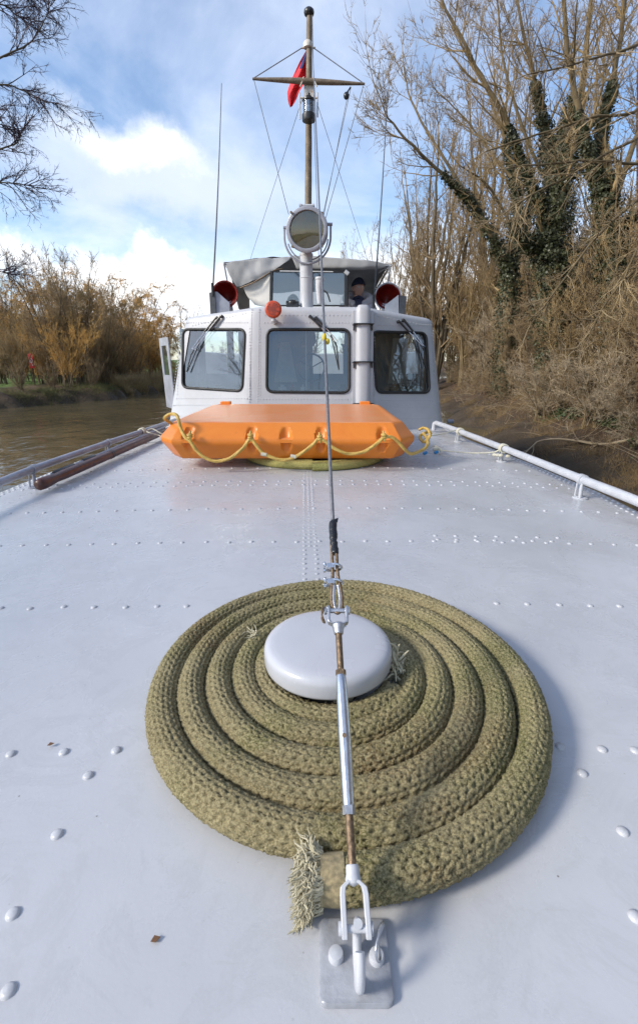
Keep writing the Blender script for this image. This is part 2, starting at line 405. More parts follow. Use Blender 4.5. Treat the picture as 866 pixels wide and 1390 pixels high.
def world():
    w = bpy.data.worlds.new('World'); SC.world = w; w.use_nodes = True; nt = w.node_tree; nt.nodes.clear(); L = nt.links
    out = nd(nt, 'ShaderNodeOutputWorld')
    sky = nd(nt, 'ShaderNodeTexSky', sky_type='NISHITA', sun_disc=False, sun_elevation=R(SUN_EL), sun_rotation=R(SUN_AZ), air_density=1.0, dust_density=.5, ozone_density=3.0)
    bg = nd(nt, 'ShaderNodeBackground'); bg.inputs[1].default_value = .15; L.new(sky.outputs[0], bg.inputs[0])
    tc = nd(nt, 'ShaderNodeTexCoord').outputs['Generated']
    # cloud layer coordinates: view direction flattened onto a high plane
    sx = nd(nt, 'ShaderNodeSeparateXYZ'); L.new(tc, sx.inputs[0])
    zz = nd(nt, 'ShaderNodeMath', operation='ADD'); zz.inputs[1].default_value = .22; L.new(sx.outputs[2], zz.inputs[0])
    mz = nd(nt, 'ShaderNodeMath', operation='MAXIMUM'); mz.inputs[1].default_value = .05; L.new(zz.outputs[0], mz.inputs[0])
    cb = nd(nt, 'ShaderNodeCombineXYZ')
    for i in (0, 1):
        dv = nd(nt, 'ShaderNodeMath', operation='DIVIDE'); L.new(sx.outputs[i], dv.inputs[0]); L.new(mz.outputs[0], dv.inputs[1]); L.new(dv.outputs[0], cb.inputs[i])
    cl = cb.outputs[0]
    n1 = noise_n(nt, 1.15, 9, .58, cl, .5)
    n2 = noise_n(nt, 3.4, 6, .6, cl, .3)
    thin = ramp(nt, n1.outputs['Fac'], [(.40, 0), (.70, .78)]).outputs[0]
    shade = ramp(nt, n2.outputs['Fac'], [(.28, (.66, .73, .89)), (.72, (.80, .86, .98))]).outputs[0]
    bc = nd(nt, 'ShaderNodeBackground'); L.new(shade, bc.inputs[0]); bc.inputs[1].default_value = 1.0
    mx = nd(nt, 'ShaderNodeMixShader'); L.new(thin, mx.inputs[0]); L.new(bg.outputs[0], mx.inputs[1]); L.new(bc.outputs[0], mx.inputs[2])
    cur = mx.outputs[0]
    # individual clouds, by compass direction
    wn = noise_n(nt, 5.5, 8, .62, tc)
    sb = nd(nt, 'ShaderNodeVectorMath', operation='SUBTRACT'); L.new(wn.outputs['Color'], sb.inputs[0]); sb.inputs[1].default_value = (.5, .5, .5)
    scn = nd(nt, 'ShaderNodeVectorMath', operation='SCALE'); scn.inputs['Scale'].default_value = .22; L.new(sb.outputs[0], scn.inputs[0])
    wv = nd(nt, 'ShaderNodeVectorMath', operation='ADD'); L.new(tc, wv.inputs[0]); L.new(scn.outputs[0], wv.inputs[1])
    def cloud(cur, px, py, wx, wy, col, stren, soft, amt=1.0):
        d = ray(px, py).normalized()
        s_ = nd(nt, 'ShaderNodeVectorMath', operation='SUBTRACT'); L.new(wv.outputs[0], s_.inputs[0]); s_.inputs[1].default_value = d
        m_ = nd(nt, 'ShaderNodeVectorMath', operation='MULTIPLY'); L.new(s_.outputs[0], m_.inputs[0]); m_.inputs[1].default_value = (1/wx, .6/wx, 1/wy)
        ln = nd(nt, 'ShaderNodeVectorMath', operation='LENGTH'); L.new(m_.outputs[0], ln.inputs[0])
        k = nd(nt, 'ShaderNodeMapRange', interpolation_type='SMOOTHSTEP'); k.inputs[1].default_value = 1.0+soft*.2; k.inputs[2].default_value = 1-soft; k.inputs[4].default_value = amt
        L.new(ln.outputs['Value'], k.inputs[0])
        b_ = nd(nt, 'ShaderNodeBackground'); b_.inputs[0].default_value = (*col, 1); b_.inputs[1].default_value = stren
        x_ = nd(nt, 'ShaderNodeMixShader'); L.new(k.outputs[0], x_.inputs[0]); L.new(cur, x_.inputs[1]); L.new(b_.outputs[0], x_.inputs[2])
        return x_.outputs[0]
    cur = cloud(cur, 230, 262, .36, .085, (.60, .67, .82), .93, .9, .92)
    cur = cloud(cur, 150, 188, .11, .05, (1, 1, 1), .95, .95, .72)
    cur = cloud(cur, 200, 210, .12, .03, (.98, .99, 1), .95, .95, .75)
    cur = cloud(cur, 55, 365, .24, .040, (.90, .93, .98), .95, .7, .9)
    cur = cloud(cur, 560, 395, .50, .11, (.95, .96, .98), .93, .8, .95)
    cur = cloud(cur, 215, 405, .155, .085, (1, 1, 1), .99, .35, 1)
    cur = cloud(cur, 250, 425, .12, .035, (.80, .85, .93), .95, .6, .8)
    L.new(cur, out.inputs[0])
world()

# ================================================================== TERRAIN, WATER
def xL(y): return np.interp(y, [-300, 8, 17, 20.5, 22.5, 24.5, 32, 45, 60, 90, 300], [-16, -15, -14.2, -13.4, -11.7, -10.9, -10.6, -7, 4, 40, 250])
def xR(y): return np.interp(y, [-300, 0, 12, 20, 30, 45, 60, 90, 300], [5.0, 4.3, 4.2, 4.9, 6.2, 10.5, 22, 58, 300])
WZ = -1.12
def hgt(x, y):
    x = np.asarray(x, float); y = np.asarray(y, float)
    wl = .35*np.sin(y*1.3)+.22*np.sin(y*3.1+1)+.12*np.sin(y*7.7)
    dl = xL(y)-x+wl; dr = x-xR(y)+.7*wl
    zl = np.interp(dl, [-4, 0, .25, .9, 3, 30, 300], [-2.6, -1.14, -.80, -.60, -.42, -.25, 1.5])
    zr = np.interp(dr, [-4, 0, .5, 1.5, 2.6, 4.5, 30, 300], [-2.6, -1.16, -.98, -.72, -.38, .0, .8, 3])
    z = np.where(dl > dr, zl, zr)
    b = .07*np.sin(x*2.3+y*1.1)*np.sin(y*2.9-x)+.05*np.sin(x*5.1+2)*np.sin(y*4.3)+.025*np.sin(x*11+y*3)*np.sin(y*13)
    return z+b*np.clip(np.maximum(dl, dr)*1.5+.3, 0, 1)
def terrain():
    xs = np.unique(np.concatenate([np.linspace(-900, -60, 22), np.linspace(-60, -22, 40), np.arange(-22, -9, .16), np.linspace(-9, 4, 14), np.arange(4, 14, .14), np.linspace(14, 60, 50), np.linspace(60, 900, 22)]))
    ys = np.unique(np.concatenate([np.linspace(-300, -10, 30), np.linspace(-10, 2, 18), np.arange(2, 45, .2), np.linspace(45, 90, 60), np.linspace(90, 1500, 26)]))
    X, Y = np.meshgrid(xs, ys); Z = hgt(X, Y); Z = np.where(Y > 150, np.maximum(Z, -.3), Z)
    nx = len(xs); i = np.arange(len(ys)-1)[:, None]*nx; k = np.arange(nx-1)[None, :]
    fs = np.stack([i+k, i+k+1, i+nx+k+1, i+nx+k], -1).reshape(-1, 4)
    o = np_mesh('ground', np.stack([X, Y, Z], -1).reshape(-1, 3), fs, M['ground']); tag(o, kind='structure')
    w = MB().add([(-60, -290, WZ), (140, -290, WZ), (140, 150, WZ), (-60, 150, WZ)], [(0, 1, 2, 3)]).build('water', M['water'], smooth=0)
    tag(w, kind='structure')
terrain()

# ================================================================== BOAT
boat = empty('boat', (-.15, 5.0, 0), 'pale grey riveted steel boat seen from its foredeck towards the wheelhouse and mast', 'boat')
def eR(y): return float(np.interp(y, [-1.0, -.75, -.4, .2, 1, 2, 3, 4, 5.3, 6, 9, 13, 14], [0.02, .38, .80, 1.22, 1.58, 1.78, 1.83, 1.76, 1.60, 1.64, 1.75, 1.6, 1.5]))
def eL(y): return -float(np.interp(y, [-1.0, -.75, -.4, .2, 1, 2, 3, 4, 5.3, 6, 9, 13, 14], [0.0, .36, .80, 1.28, 1.68, 1.98, 2.10, 2.08, 2.00, 2.0, 2.05, 1.9, 1.8]))
def deckz(x, y): return -.010*(x+.05)**2
def build_deck():
    b = MB(); ys = list(np.linspace(-1.0, 0, 14))+list(np.linspace(.1, 14, 90)); nx = 46
    rows = []
    for y in ys:
        l, r = eL(y), eR(y); row = []
        for i in range(nx+1):
            u = i/nx; x = l+(r-l)*u
            z = deckz(x, y)
            # very slight plate distortion between frames
            z += .0015*math.sin(y*2*math.pi/1.05)*math.cos(x*2.2)
            row.append((x, y, z))
        # rolled gunwale and sheer strake
        def side(x, y, s):
            z = deckz(x, y); return [(x+s*.035, y, z-.012), (x+s*.055, y, z-.04), (x+s*.058, y, z-.09)]
        row = side(l, y, -1)[::-1]+row+side(r, y, 1); rows.append(row)
    n = len(rows[0]); vs = [p for r_ in rows for p in r_]
    fs = [(i*n+k, i*n+k+1, (i+1)*n+k+1, (i+1)*n+k) for i in range(len(rows)-1) for k in range(n-1)]
    b.add(vs, fs)
    # rivets: transverse rows on frames
    P = []
    def rv(x, y): P.append(V((x, y, deckz(x, y))))
    for Y, sp, gap in ((1.475, .105, (-.42, .55)), (2.057, .104, None), (2.565, .10, None), (3.10, .085, None), (3.20, .085, None), (3.62, .10, None), (4.3, .10, None), (5.0, .10, None)):
        x = eL(Y)+.12
        while x < eR(Y)-.08:
            if not (gap and gap[0] < x < gap[1]): rv(x+rnd.uniform(-.004, .004), Y+rnd.uniform(-.006, .006)+.012*math.sin(x*1.5))
            x += sp
    for x0 in (1.15, 1.33): # doubled rivets at a butt plate
        for k in range(7): rv(.55+k*.055*1.6*(1 if x0 < 1.3 else 1.1), 2.09+ (0 if x0 < 1.3 else .05))
    # fore-and-aft butt strap
    nP = len(P); y = 1.62
    while y < 3.5:
        for dx in (-.062, -.037, -.012): 
            if not (dx == -.037 and y < 2.0): rv(.0-.03*(y-1.9)+dx+rnd.uniform(-.002, .002), y)
        y += .048
    strap = P[nP:]; del P[nP:]; b.domes(strap, [V((0, 0, 1))]*len(strap), .0080, .42, 8)
    # rivets at the near end, around the vent and stem
    for px, py in ((15, 1022), (87, 1020), (158, 1018), (120, 1052), (78, 1132), (18, 1240), (817, 1015), (790, 1048), (845, 1127), (12, 1345), (862, 1016), (862, 1243), (760, 1012)):
        p = atZ(px, py); rv(p.x, p.y)
    # gunwale rivets
    y = .3
    while y < 6.0:
        for off in (.045, .085):
            rv(eR(y)-off+.03, y); rv(eL(y)+off-.03, y)
        y += .055
    b.domes(P, [V((0, 0, 1))]*len(P), .0105, .5, 10)
    b.build('deck', M['deck'], boat, 50)
    # rubbing strip/hull
    h = MB(); prof = [(0.058, -.09), (.075, -.13), (.06, -.17), (.03, -.5), (-.10, -.9), (-.45, -1.35), (-.9, -1.6)]
    ys = list(np.linspace(-1.0, 0, 10))+list(np.linspace(.2, 14, 40))
    for s, e in ((1, eR), (-1, eL)):
        vs = []; m = len(prof)
        for y in ys:
            for o, z in prof:
                x = e(y)+s*o
                if s*x < 0.01: x = s*.01
                vs.append((x, y, z))
        fs = [(i*m+k, i*m+k+1, (i+1)*m+k+1, (i+1)*m+k) for i in range(len(ys)-1) for k in range(m-1)]
        h.add(vs, fs)
    for y in (14.0,):
        pts = [(eR(y)+o, y, z) for o, z in prof]+[(eL(y)-o, y, z) for o, z in prof][::-1]
        h.add(pts+[(eL(y)-.05, y, -.03), (eR(y)+.05, y, -.03)], [tuple(range(len(pts)+2))])
    h.build('hull', M['hull'], boat, 50)
build_deck()

# ---- deck rails
def rail_part(pts, feet, mat, r, zc, name='deck_rail'):
    b = MB(); b.tube(pts, r, 14)
    e = pts[-1]
    o = b.build(name, mat, boat, 50)
    for f in feet:
        s = MB(); z0 = deckz(f.x, f.y)
        s.lathe([(.044, z0-.002), (.044, z0+.007), (.040, z0+.010), (.012, z0+.013), (.010, zc-.02)], (f.x, f.y, 0), n=20)
        s.tube([(f.x-.017, f.y+.03, z0+.01), (f.x-.012, f.y+.025, zc)], .006, 6); s.tube([(f.x-.017, f.y-.03, z0+.01), (f.x-.012, f.y-.025, zc)], .006, 6)
        for k in range(4):
            a = k*math.pi/2+.5; s.lathe([(.006, 0), (.005, .006), (0.0001, .007)], (f.x+.032*math.cos(a), f.y+.032*math.sin(a), z0+.007), n=6)
        s.build('rail_foot', mat, o, 50)
        c = MB(); d = (pts[-1]-pts[0]).normalized(); c.tube([V((f.x, f.y, zc))-d*.02, V((f.x, f.y, zc))+d*.02], r+.007, 14)
        c.build('rail_clamp', mat, o, 50)
    return o
zr = .092
ptsR = spline([V((eR(y)-.10, y, zr)) for y in (.6, 1.2, 1.9)]+[atZ(866, 681, zr), atZ(790, 651, zr), atZ(700, 615, zr), atZ(625, 586, zr), atZ(592, 574, zr)], 60)
end = ptsR[-1]; ptsR += [end+V((-.015, .025, -.012)), end+V((-.018, .03, -.045)), end+V((-.018, .03, -.09))]
def on_rail(pts, y):
    for a, c in zip(pts, pts[1:]):
        if a.y <= y <= c.y: return a+(c-a)*((y-a.y)/(c.y-a.y))
    return pts[-1]
feetR = [on_rail(ptsR, atZ(px, py, zr).y) for px, py in ((790, 651), (682, 608), (622, 585))]+[on_rail(ptsR, 1.6)]
rail_part(ptsR, feetR, M['rail'], .027, zr)
ptsL = spline([V((eL(y)+.09, y, zr)) for y in (.6, 1.2, 1.9)]+[atZ(-40, 669, zr), atZ(0, 655, zr), atZ(45, 637, zr), atZ(147, 601, zr), atZ(193, 586, zr), atZ(214, 579, zr)], 60)
ptsL += [ptsL[-1]+V((.02, .6, 0))]
feetL = [on_rail(ptsL, atZ(px, py, zr).y) for px, py in ((45, 637), (147, 601), (193, 586))]+[on_rail(ptsL, 1.7)]
rail_part(ptsL, feetL, M['rail_worn'], .025, zr)
# short end plate by the starboard wheelhouse corner
b = MB(); p = atY(612, 572, 6.35); b.tube([p+V((-.05, 0, 0)), p+V((.03, 0, 0))], .028, 12); b.build('fairlead_roller', M['rail_worn'], boat)

# ---- mushroom vent in the middle of the coil
VC = V((.022, 1.06, 0))
b = MB(); b.lathe([(.085, 0), (.085, .012), (.070, .016), (.070, .095)], VC, n=48); b.build('vent_neck', M['black'], boat, 40)
b = MB()
zt = .135
b.lathe([(.125, .078), (.150, .076), (.156, .078), (.1575, .083), (.158, .108), (.1568, .115), (.1535, .121), (.1485, .1255), (.141, .1285), (.128, .1305), (.09, .1330), (.045, .1345), (.0001, .135)], VC, n=96)
b.build('vent_cap', M['cap'], boat, 60)
b = MB(); b.lathe([(.004, .1350), (.0035, .1375), (.0001, .1378)], VC+V((.040, .05, 0)), n=12); b.build('vent_screw', M['rusty'], boat)

# ---- padeye at the stem, turnbuckle and forestay
P0 = V((.050, .478, .060)); P1 = V((-.070, 6.05, 4.05))
def stay(t):
    p = P0+(P1-P0)*t; p.x -= .013*(1-math.exp(-t/.09))*(1-t)**2; return p
DIR = (P1-P0).normalized(); SX = V((1, 0, 0)); SY = DIR.cross(SX).normalized()
LN = (P1-P0).length
def sm(m): return stay(m/LN)      # point m metres along the stay
plate = empty('stem_plate_pivot', (0, 0, 0)); bpy.data.objects.remove(plate)
b = MB()
# rounded deck plate
pc = V((.048, .445, 0)); pts = []
for cx, cy, a0 in ((1, 1, 0), (-1, 1, 90), (-1, -1, 180), (1, -1, 270)):
    for k in range(7):
        a = R(a0+k*15); pts.append((pc.x+cx*.038+.010*math.cos(a), pc.y+(.072 if cy > 0 else -.005)+.010*math.sin(a)))
n = len(pts); b.add([(x, y, 0) for x, y in pts]+[(x, y, .009) for x, y in pts]+[(pc.x+(x-pc.x)*.94, pc.y+(y-pc.y)*.97, .0105) for x, y in pts],
    [(k, (k+1) % n, n+(k+1) % n, n+k) for k in range(n)]+[(n+k, n+(k+1) % n, 2*n+(k+1) % n, 2*n+k) for k in range(n)]+[tuple(range(2*n, 3*n))])
pad = b.build('stem_plate', simple('worn_plate_paint', (.36, .37, .40), .34, var=.18, scale=40, bmp=.25, bscale=90, dirt=(.17, .12, .08), dirt_amt=.05, dscale=30), boat, 35)
for dx, dy in ((-.025, .034), (.030, .032)):
    b = MB(); b.lathe([(.0105, .009), (.0105, .016), (.0092, .0195), (.004, .021), (.0001, .0212)], pc+V((dx, dy, 0)), n=20); b.build('plate_bolt', M['rail'], pad, 40)
# upright eye bar (ring standing fore-and-aft)
b = MB(); ring = [pc+V((.004, .030+.030*math.sin(a)*1.0-.012, .012+.030-.034*math.cos(a))) for a in np.linspace(-2.6, 2.6, 24)]
b.tube(ring, .0062, 12); b.build('eye_bar', M['rail'], pad, 60)
tb = None
def proj_y(p):
    dz = p.z-H; f = p.y*cT-dz*sT; u = p.y*sT+dz*cT; return 650-F*u/f
def mat_py(py):
    lo, hi = 0.0, 2.0
    for _ in range(40):
        m = (lo+hi)/2
        if proj_y(stay(m/LN)) > py: lo = m
        else: hi = m
    return m
def part(mb, name, mat, parent, sm_=40, **k): return mb.build(name, mat, parent, sm_, **k)
# fork (lower): two cheeks, bridge, boss
def fork(base_m, tip_m, half, th, mat, up, name, wid=.016):
    """yoke; base_m: where the bridge is, tip_m: where the pin is (metres along stay)"""
    s = 1 if tip_m > base_m else -1
    a = sm(base_m); q = sm(tip_m)
    f = MB(); D = (q-a).normalized(); W = D.cross(SX).normalized()
    L_ = (q-a).length
    for sg in (-1, 1):
        prof = []
        for k in range(9):
            t = k/8; xx = half*min(1, (.30+.70*math.sin(min(1, t*5.5)*math.pi/2)))
            prof.append(a+D*(L_+wid*.55)*t+SX*sg*xx)
        vs = []; 
        for k, p in enumerate(prof):
            t = k/8; w2 = wid/2*(1-.12*math.sin(t*3.1)) if t < .95 else wid/2*.55
            for ex, ew in ((-1, -1), (1, -1), (1, 1), (-1, 1)): vs.append(p+SX*ex*th/2+W*ew*w2)
        fs = []
        for k in range(8):
            for j in range(4): fs.append((k*4+j, k*4+(j+1) % 4, k*4+4+(j+1) % 4, k*4+4+j))
        fs += [(0, 3, 2, 1), (32, 33, 34, 35)]
        f.add(vs, fs)
    f.lathe([(.0001, -.004), (half*.62, 0), (half*.72, .004), (half*.60, .010), (.0095, .017), (.0085, .021)], a+D*.004, -D, 24)
    o = f.build(name, mat, tb, 60, bevel=.0012)
    pn = MB(); pn.lathe([(.0001, -half-.008), (.0075, -half-.008), (.008, -half-.004), (.0048, -half-.003), (.0048, half+.003), (.008, half+.003), (.008, half+.006), (.0001, half+.008)], q, SX, 18)
    pn.build('clevis_pin', mat, o, 40)
    return o
tb = empty('turnbuckle', (0, 0, 0)); tb.parent = boat; tb.location = P0-boat.location
lo_base = mat_py(1194)
fork(lo_base, .002, .0160, .0075, M['rail'], None, 'lower_fork', .020)
b = MB(); b.tube([sm(lo_base+.012), sm(mat_py(1098))], .0058, 16); 
for k in range(46):
    m = lo_base+.02+k*.0021
    if m < mat_py(1102): b.tube([sm(m), sm(m+.0010)], .0064, 14, caps=True)
b.build('lower_threaded_rod', M['rusty'], tb, 50)
b = MB(); b.lathe([(.0001, 0), (.0092, 0), (.0098, .001), (.0098, .0115), (.0092, .0125), (.0001, .0125)], sm(mat_py(1106)), DIR, 6); b.build('lock_nut', M['galv'], tb, 20)
b = MB(); mT0, mT1 = mat_py(1095), mat_py(916); c0 = sm(mT0); Lb = (sm(mT1)-c0).length; D = (sm(mT1)-c0).normalized()
b.lathe([(.0001, 0), (.0085, 0), (.0092, .004), (.0102, .05), (.0108, Lb*.48), (.0104, Lb*.72), (.0094, Lb*.92), (.0088, Lb-.003), (.008, Lb), (.0001, Lb)], c0, D, 28)
bd = b.build('turnbuckle_body', M['chrome'], tb, 50)
b = MB(); b.lathe([(.0038, -.0004), (.0036, .0009), (.0001, .0009)], c0+D*.108+D.cross(SX).normalized()*.0104, D.cross(SX), 14)
hole = MB(); hole.lathe([(.0036, 0), (.0036, .0010), (.0001, .0011)], c0+D*.110-SY*.0104 if False else c0+D*(Lb*.50)+V((-.001, -.0078, .0072)), V((0, -.74, .67)), 16); hole.build('toggle_hole', M['rusty'], bd, 30)
b = MB(); b.lathe([(.0001, 0), (.0088, 0), (.0094, .001), (.0094, .009), (.0088, .010), (.0001, .010)], sm(mat_py(917)), DIR, 6); b.build('lock_nut', M['rusty'], tb, 20)
mU0, mU1 = mat_py(912), mat_py(852); b = MB(); b.tube([sm(mU0), sm(mU1+.01)], .0056, 16)
for k in range(34):
    m = mU0+.005+k*.0023
    if m < mU1: b.tube([sm(m), sm(m+.0011)], .0061, 14)
b.build('upper_threaded_rod', M['rusty'], tb, 50)
mP = mat_py(829)
fo = fork(mU1+.004, mP, .0175, .006, M['galv'], None, 'upper_fork', .017)
# split ring through the pin
b = MB(); q = sm(mP)-SX*.028; b.tube([q+V((.003*math.sin(2*a), .013*math.cos(a)-.006, .015*math.sin(a)-.006)) for a in np.linspace(0, 2*math.pi, 25)[:-1]], .0017, 8, closed=True); b.build('split_ring', M['rusty'], fo, 60)
q = sm(.004)+SX*.030
b = MB(); b.tube([q+V((.003*math.sin(2*a)+.005*math.cos(a), .020*math.cos(a)-.012, .014*math.sin(a)-.008)) for a in np.linspace(0, 2*math.pi, 25)[:-1]], .0018, 8, closed=True); b.build('split_ring', M['galv'], tb, 60)
# forestay: eye around thimble, two parts through clamps, tape, single wire
fs_ = empty('forestay', (0, 0, 0)); fs_.parent = boat; fs_.location = P0-boat.location
def twist(pts, r, n=10):
    b = MB(); b.tube(pts, r, n); return b
o_ = mP-.520; mE = mat_py(738)-o_
def sm(m, _o=o_): return stay((m+_o)/LN)
eye = [sm(.66)-SX*.0055, sm(.60)-SX*.006, sm(.565)-SX*.009, sm(.540)-SX*.010, sm(.524)-SX*.0075, sm(.515), sm(.524)+SX*.0075, sm(.540)+SX*.010, sm(.565)+SX*.009, sm(.60)+SX*.0045, sm(.66)+SX*.0045, sm(mE)+SX*.0035]
b = twist(spline(eye, 50), .0036); b.build('wire_eye', M['rusty'], fs_, 60)
b = twist(spline([sm(.66)-SX*.0055, sm(.70)-SX*.005, sm(mE)-SX*.0035], 10), .0036); b.build('wire_tail', M['rusty'], fs_, 60)
b = MB(); b.tube(spline([sm(.575)-SX*.004, sm(.545)-SX*.0065, sm(.524)-SX*.004, sm(.519), sm(.524)+SX*.004, sm(.545)+SX*.0065, sm(.575)+SX*.004], 24), .0035, 10); b.build('thimble', M['galv'], fs_, 60)
for m in (mat_py(791)-o_, mat_py(770)-o_):
    b = MB(); c = sm(m)
    b.tube(spline([c-SX*.024+DIR*.004, c-SX*.014+DIR*.005-SY*.004, c+SX*.002+DIR*.003-SY*.008, c+SX*.012-SY*.004, c+SX*.013+SY*.004, c+SX*.003+SY*.009-DIR*.003, c-SX*.014+SY*.005-DIR*.005, c-SX*.026-DIR*.004], 30), .0028, 8)
    b.box(c-SX*.010, (.016, .018, .010), (SX, SY, DIR))
    for s_ in (-1, 1): b.lathe([(.0001, 0), (.0055, 0), (.0055, .005), (.0001, .005)], c-SX*.0195+DIR*.0045*s_+SY*.004*(-s_), -SX, 6)
    b.build('wire_clamp', M['chrome'], fs_, 40, bevel=.0008)
b = MB(); mA, mB = mat_py(752)-o_, mat_py(706)-o_; tl_ = lambda u: sm(mA+(mB-mA)*u)
b.tube(spline([tl_(0), tl_(.08)+SX*.001, tl_(.26), tl_(.41)-SX*.001, tl_(.56), tl_(.71)-SX*.001, tl_(.9), tl_(1)], 22), [.0072, .0085, .0088, .0082, .0088, .0075, .0080, .0090, .0072, .0078, .0092, .0090, .0090, .0088, .0090, .0088, .0090, .0092, .009, .008, .0055, .004], 12)
b.add([tl_(.96)+SX*.004, tl_(1.08)+SX*.013, tl_(.92)+SX*.010, tl_(1)-SX*.002], [(0, 2, 1), (0, 1, 3)])
b.build('black_tape', M['tape'], fs_, 50)
wl = [sm(m) for m in np.linspace(mB-.01, LN-o_, 60)]
b = MB(); b.tube(wl, .0042, 10); b.build('stay_wire', M['wire'], fs_, 60)
b = MB(); 
t = 0.0
c = stay(mat_py(460)/LN); b.ball(c+V((-.001, -.004, .004)), .009, 10, 7, (.8, .7, 1.5)); b.ball(c+V((.009, -.004, -.008)), .008, 10, 7, (.9, .7, 1.3))
b.build('yellow_marker_tape', M['yellow'], fs_, 60)

# ================================================================== COILED MOORING ROPE
def coil():
    tbl = {}
    base = [.503, .452, .458, .402, .442, .378, .390, .342, .370, .312, .322, .280, .297, .248, .258, .218, .227, .188, .198, .170, .167, .158]
    N = len(base); pts = []
    ts = np.arange(N)*.25
    tt = np.linspace(0, 5.165, 700)
    rr = np.interp(tt, ts, base)
    # smooth the radius table
    k = np.hanning(41); k /= k.sum(); rp = np.pad(rr, 20, mode='edge'); rr = np.convolve(rp, k, 'valid')
    for t, r in zip(tt, rr):
        a = -math.pi/2+2*math.pi*t; cx = .036; cy = 1.06
        x, y = cx+r*math.cos(a), cy+r*math.sin(a)
        pts.append((x, y, .0345+.0015*math.sin(t*7.3)))
    # straight tail towards port where the rope ends
    s = pts[0]; pre = []
    return pre+pts
cp = coil()
vs, fsq, Q, Sd, Uu = rope_surface(cp, .0332, 'braid', .0027, 88, .0205, 18, .0074)
rope = empty('coiled_rope', (.036, 1.06, 0), 'thick mossy green-brown braided rope coiled flat around the round deck vent', 'rope')
rs = np_mesh('rope_strand', vs, fsq, M['rope'], rope)
# stray fibres
def hairs(Q, Sd, Uu, R0, count, L=.008, w=.0004):
    idx = nr.randint(0, len(Q), count); th = nr.uniform(.0, math.pi, count)
    rad = np.cos(th)[:, None]*Sd[idx]+np.sin(th)[:, None]*Uu[idx]
    p = Q[idx]+rad*(R0-.001); d = rad*.45+nr.randn(count, 3)*.75; d /= np.linalg.norm(d, axis=1)[:, None]
    ln = L*nr.uniform(.4, 1.2, count)[:, None]; sd_ = np.cross(d, nr.randn(count, 3)); sd_ /= np.linalg.norm(sd_, axis=1)[:, None]
    mid = p+d*ln*.5; tip = p+d*ln+rad*ln*.2; e = np.cross(sd_, d)
    V_ = np.stack([p+sd_*w, p-sd_*w*.5+e*w, p-sd_*w*.5-e*w, mid+sd_*w*.8, mid-sd_*w*.4+e*w*.8, mid-sd_*w*.4-e*w*.8, tip], 1).reshape(-1, 3)
    o = np.arange(count)[:, None]*7
    q = np.concatenate([np.stack([o+a, o+b_, o+b_+3, o+a+3], -1).reshape(-1, 4) for a, b_ in ((0, 1), (1, 2), (2, 0))]+[np.stack([o+a, o+b_, o+6, o+6], -1).reshape(-1, 4) for a, b_ in ((3, 4), (4, 5), (5, 3))])
    return V_, q
def tri_fix(q):
    quads = q[q[:, 2] != q[:, 3]]; tris = q[q[:, 2] == q[:, 3]][:, :3]
    return np.concatenate([tris, quads[:, [0, 1, 2]], quads[:, [0, 2, 3]]])
hv, hq = hairs(Q, Sd, Uu, .0338, 6500)
ho = np_mesh('loose_fibres', hv, tri_fix(hq), simple('pale_rope_fibre', (.42, .36, .22), .9), rs, smooth=False); tag(ho, kind='stuff')
# whipping and frayed end (near end)
e0 = V(cp[0]); 
b = MB(); pts = []; rad = []
for i in range(50):
    pts.append(e0+V((.002-.036*i/49, -.0005*i/49, .001))); rad.append(.0335+.0011*(1 if i % 2 else -1)-.002*(i/49))
b.tube(pts, rad, 40); b.build('whipping', M['whip'], rope, 60)
def tuft(org, dirs, count, L, r, seed, droop=0, curl=.5, spread=.5, src=.02):
    rg = random.Random(seed); b = MB()
    for i in range(count):
        d = V(dirs[i % len(dirs)])+V((rg.uniform(-1, 1), rg.uniform(-1, 1), rg.uniform(-1, 1)))*spread; d.normalize()
        s = V(org)+V((rg.uniform(-1, 1)*src*.3, rg.uniform(-1, 1)*src, rg.uniform(-1, 1)*src)); p = s.copy(); pts = [p.copy()]
        cdir = V((rg.uniform(-1, 1), rg.uniform(-1, 1), rg.uniform(-1, 1)))*curl; ll = L*rg.uniform(.6, 1.15)
        for k in range(7):
            d = (d+cdir*.25+V((0, 0, -droop))).normalized(); cdir = cdir+V((rg.uniform(-1, 1), rg.uniform(-1, 1), rg.uniform(-1, 1)))*.35*curl
            p = p+d*ll/7
            if p.z < r+.001: p.z = r+.001+rg.uniform(0, .004)
            pts.append(p.copy())
        rr = r*rg.uniform(.7, 1.25)
        b.tube(pts, [rr*q for q in (.9, 1.1, 1.0, 1.15, .95, 1.05, .8, .45)], 6)
    return b
e1 = e0+V((-.036, 0, 0)); rg = random.Random(3); b = MB()
for i in range(900):   # unlaid yarns, matted together and hanging towards the stem
    q = rg.random(); yy_ = rg.uniform(-1, 1); zz_ = rg.uniform(-1, 1)
    p = e1+V((.006, .029*yy_, .027*zz_)); L_ = rg.uniform(.030, .060) if q < .75 else rg.uniform(.015, .035)
    d = V((-1, .25*yy_, .3*zz_)).normalized(); tgt = V((rg.uniform(-1.0, .25), rg.uniform(-1, -.5), rg.uniform(-.6, .35))) if q < .62 else V((rg.uniform(-.6, .1), rg.uniform(.2, 1), rg.uniform(-.1, .8)))
    tgt.normalize(); ph = rg.uniform(0, 6.28); fr_ = rg.uniform(2, 4); pts = [p.copy()]
    for k in range(9):
        w = min(1, .0+k*.14); dd = (d*(1-w)+tgt*w).normalized(); dd += V((math.sin(ph+fr_*k*.7), .35*math.cos(ph*1.3+fr_*k*.6), math.cos(ph+fr_*k*.7)))*.52
        p = p+dd*L_/9; p.z = max(p.z, .0025+rg.uniform(0, .002)); pts.append(p.copy())
    r__ = rg.uniform(.0006, .0017); b.tube(pts, [r__]*8+[r__*.8, r__*.3], 5, caps=False)
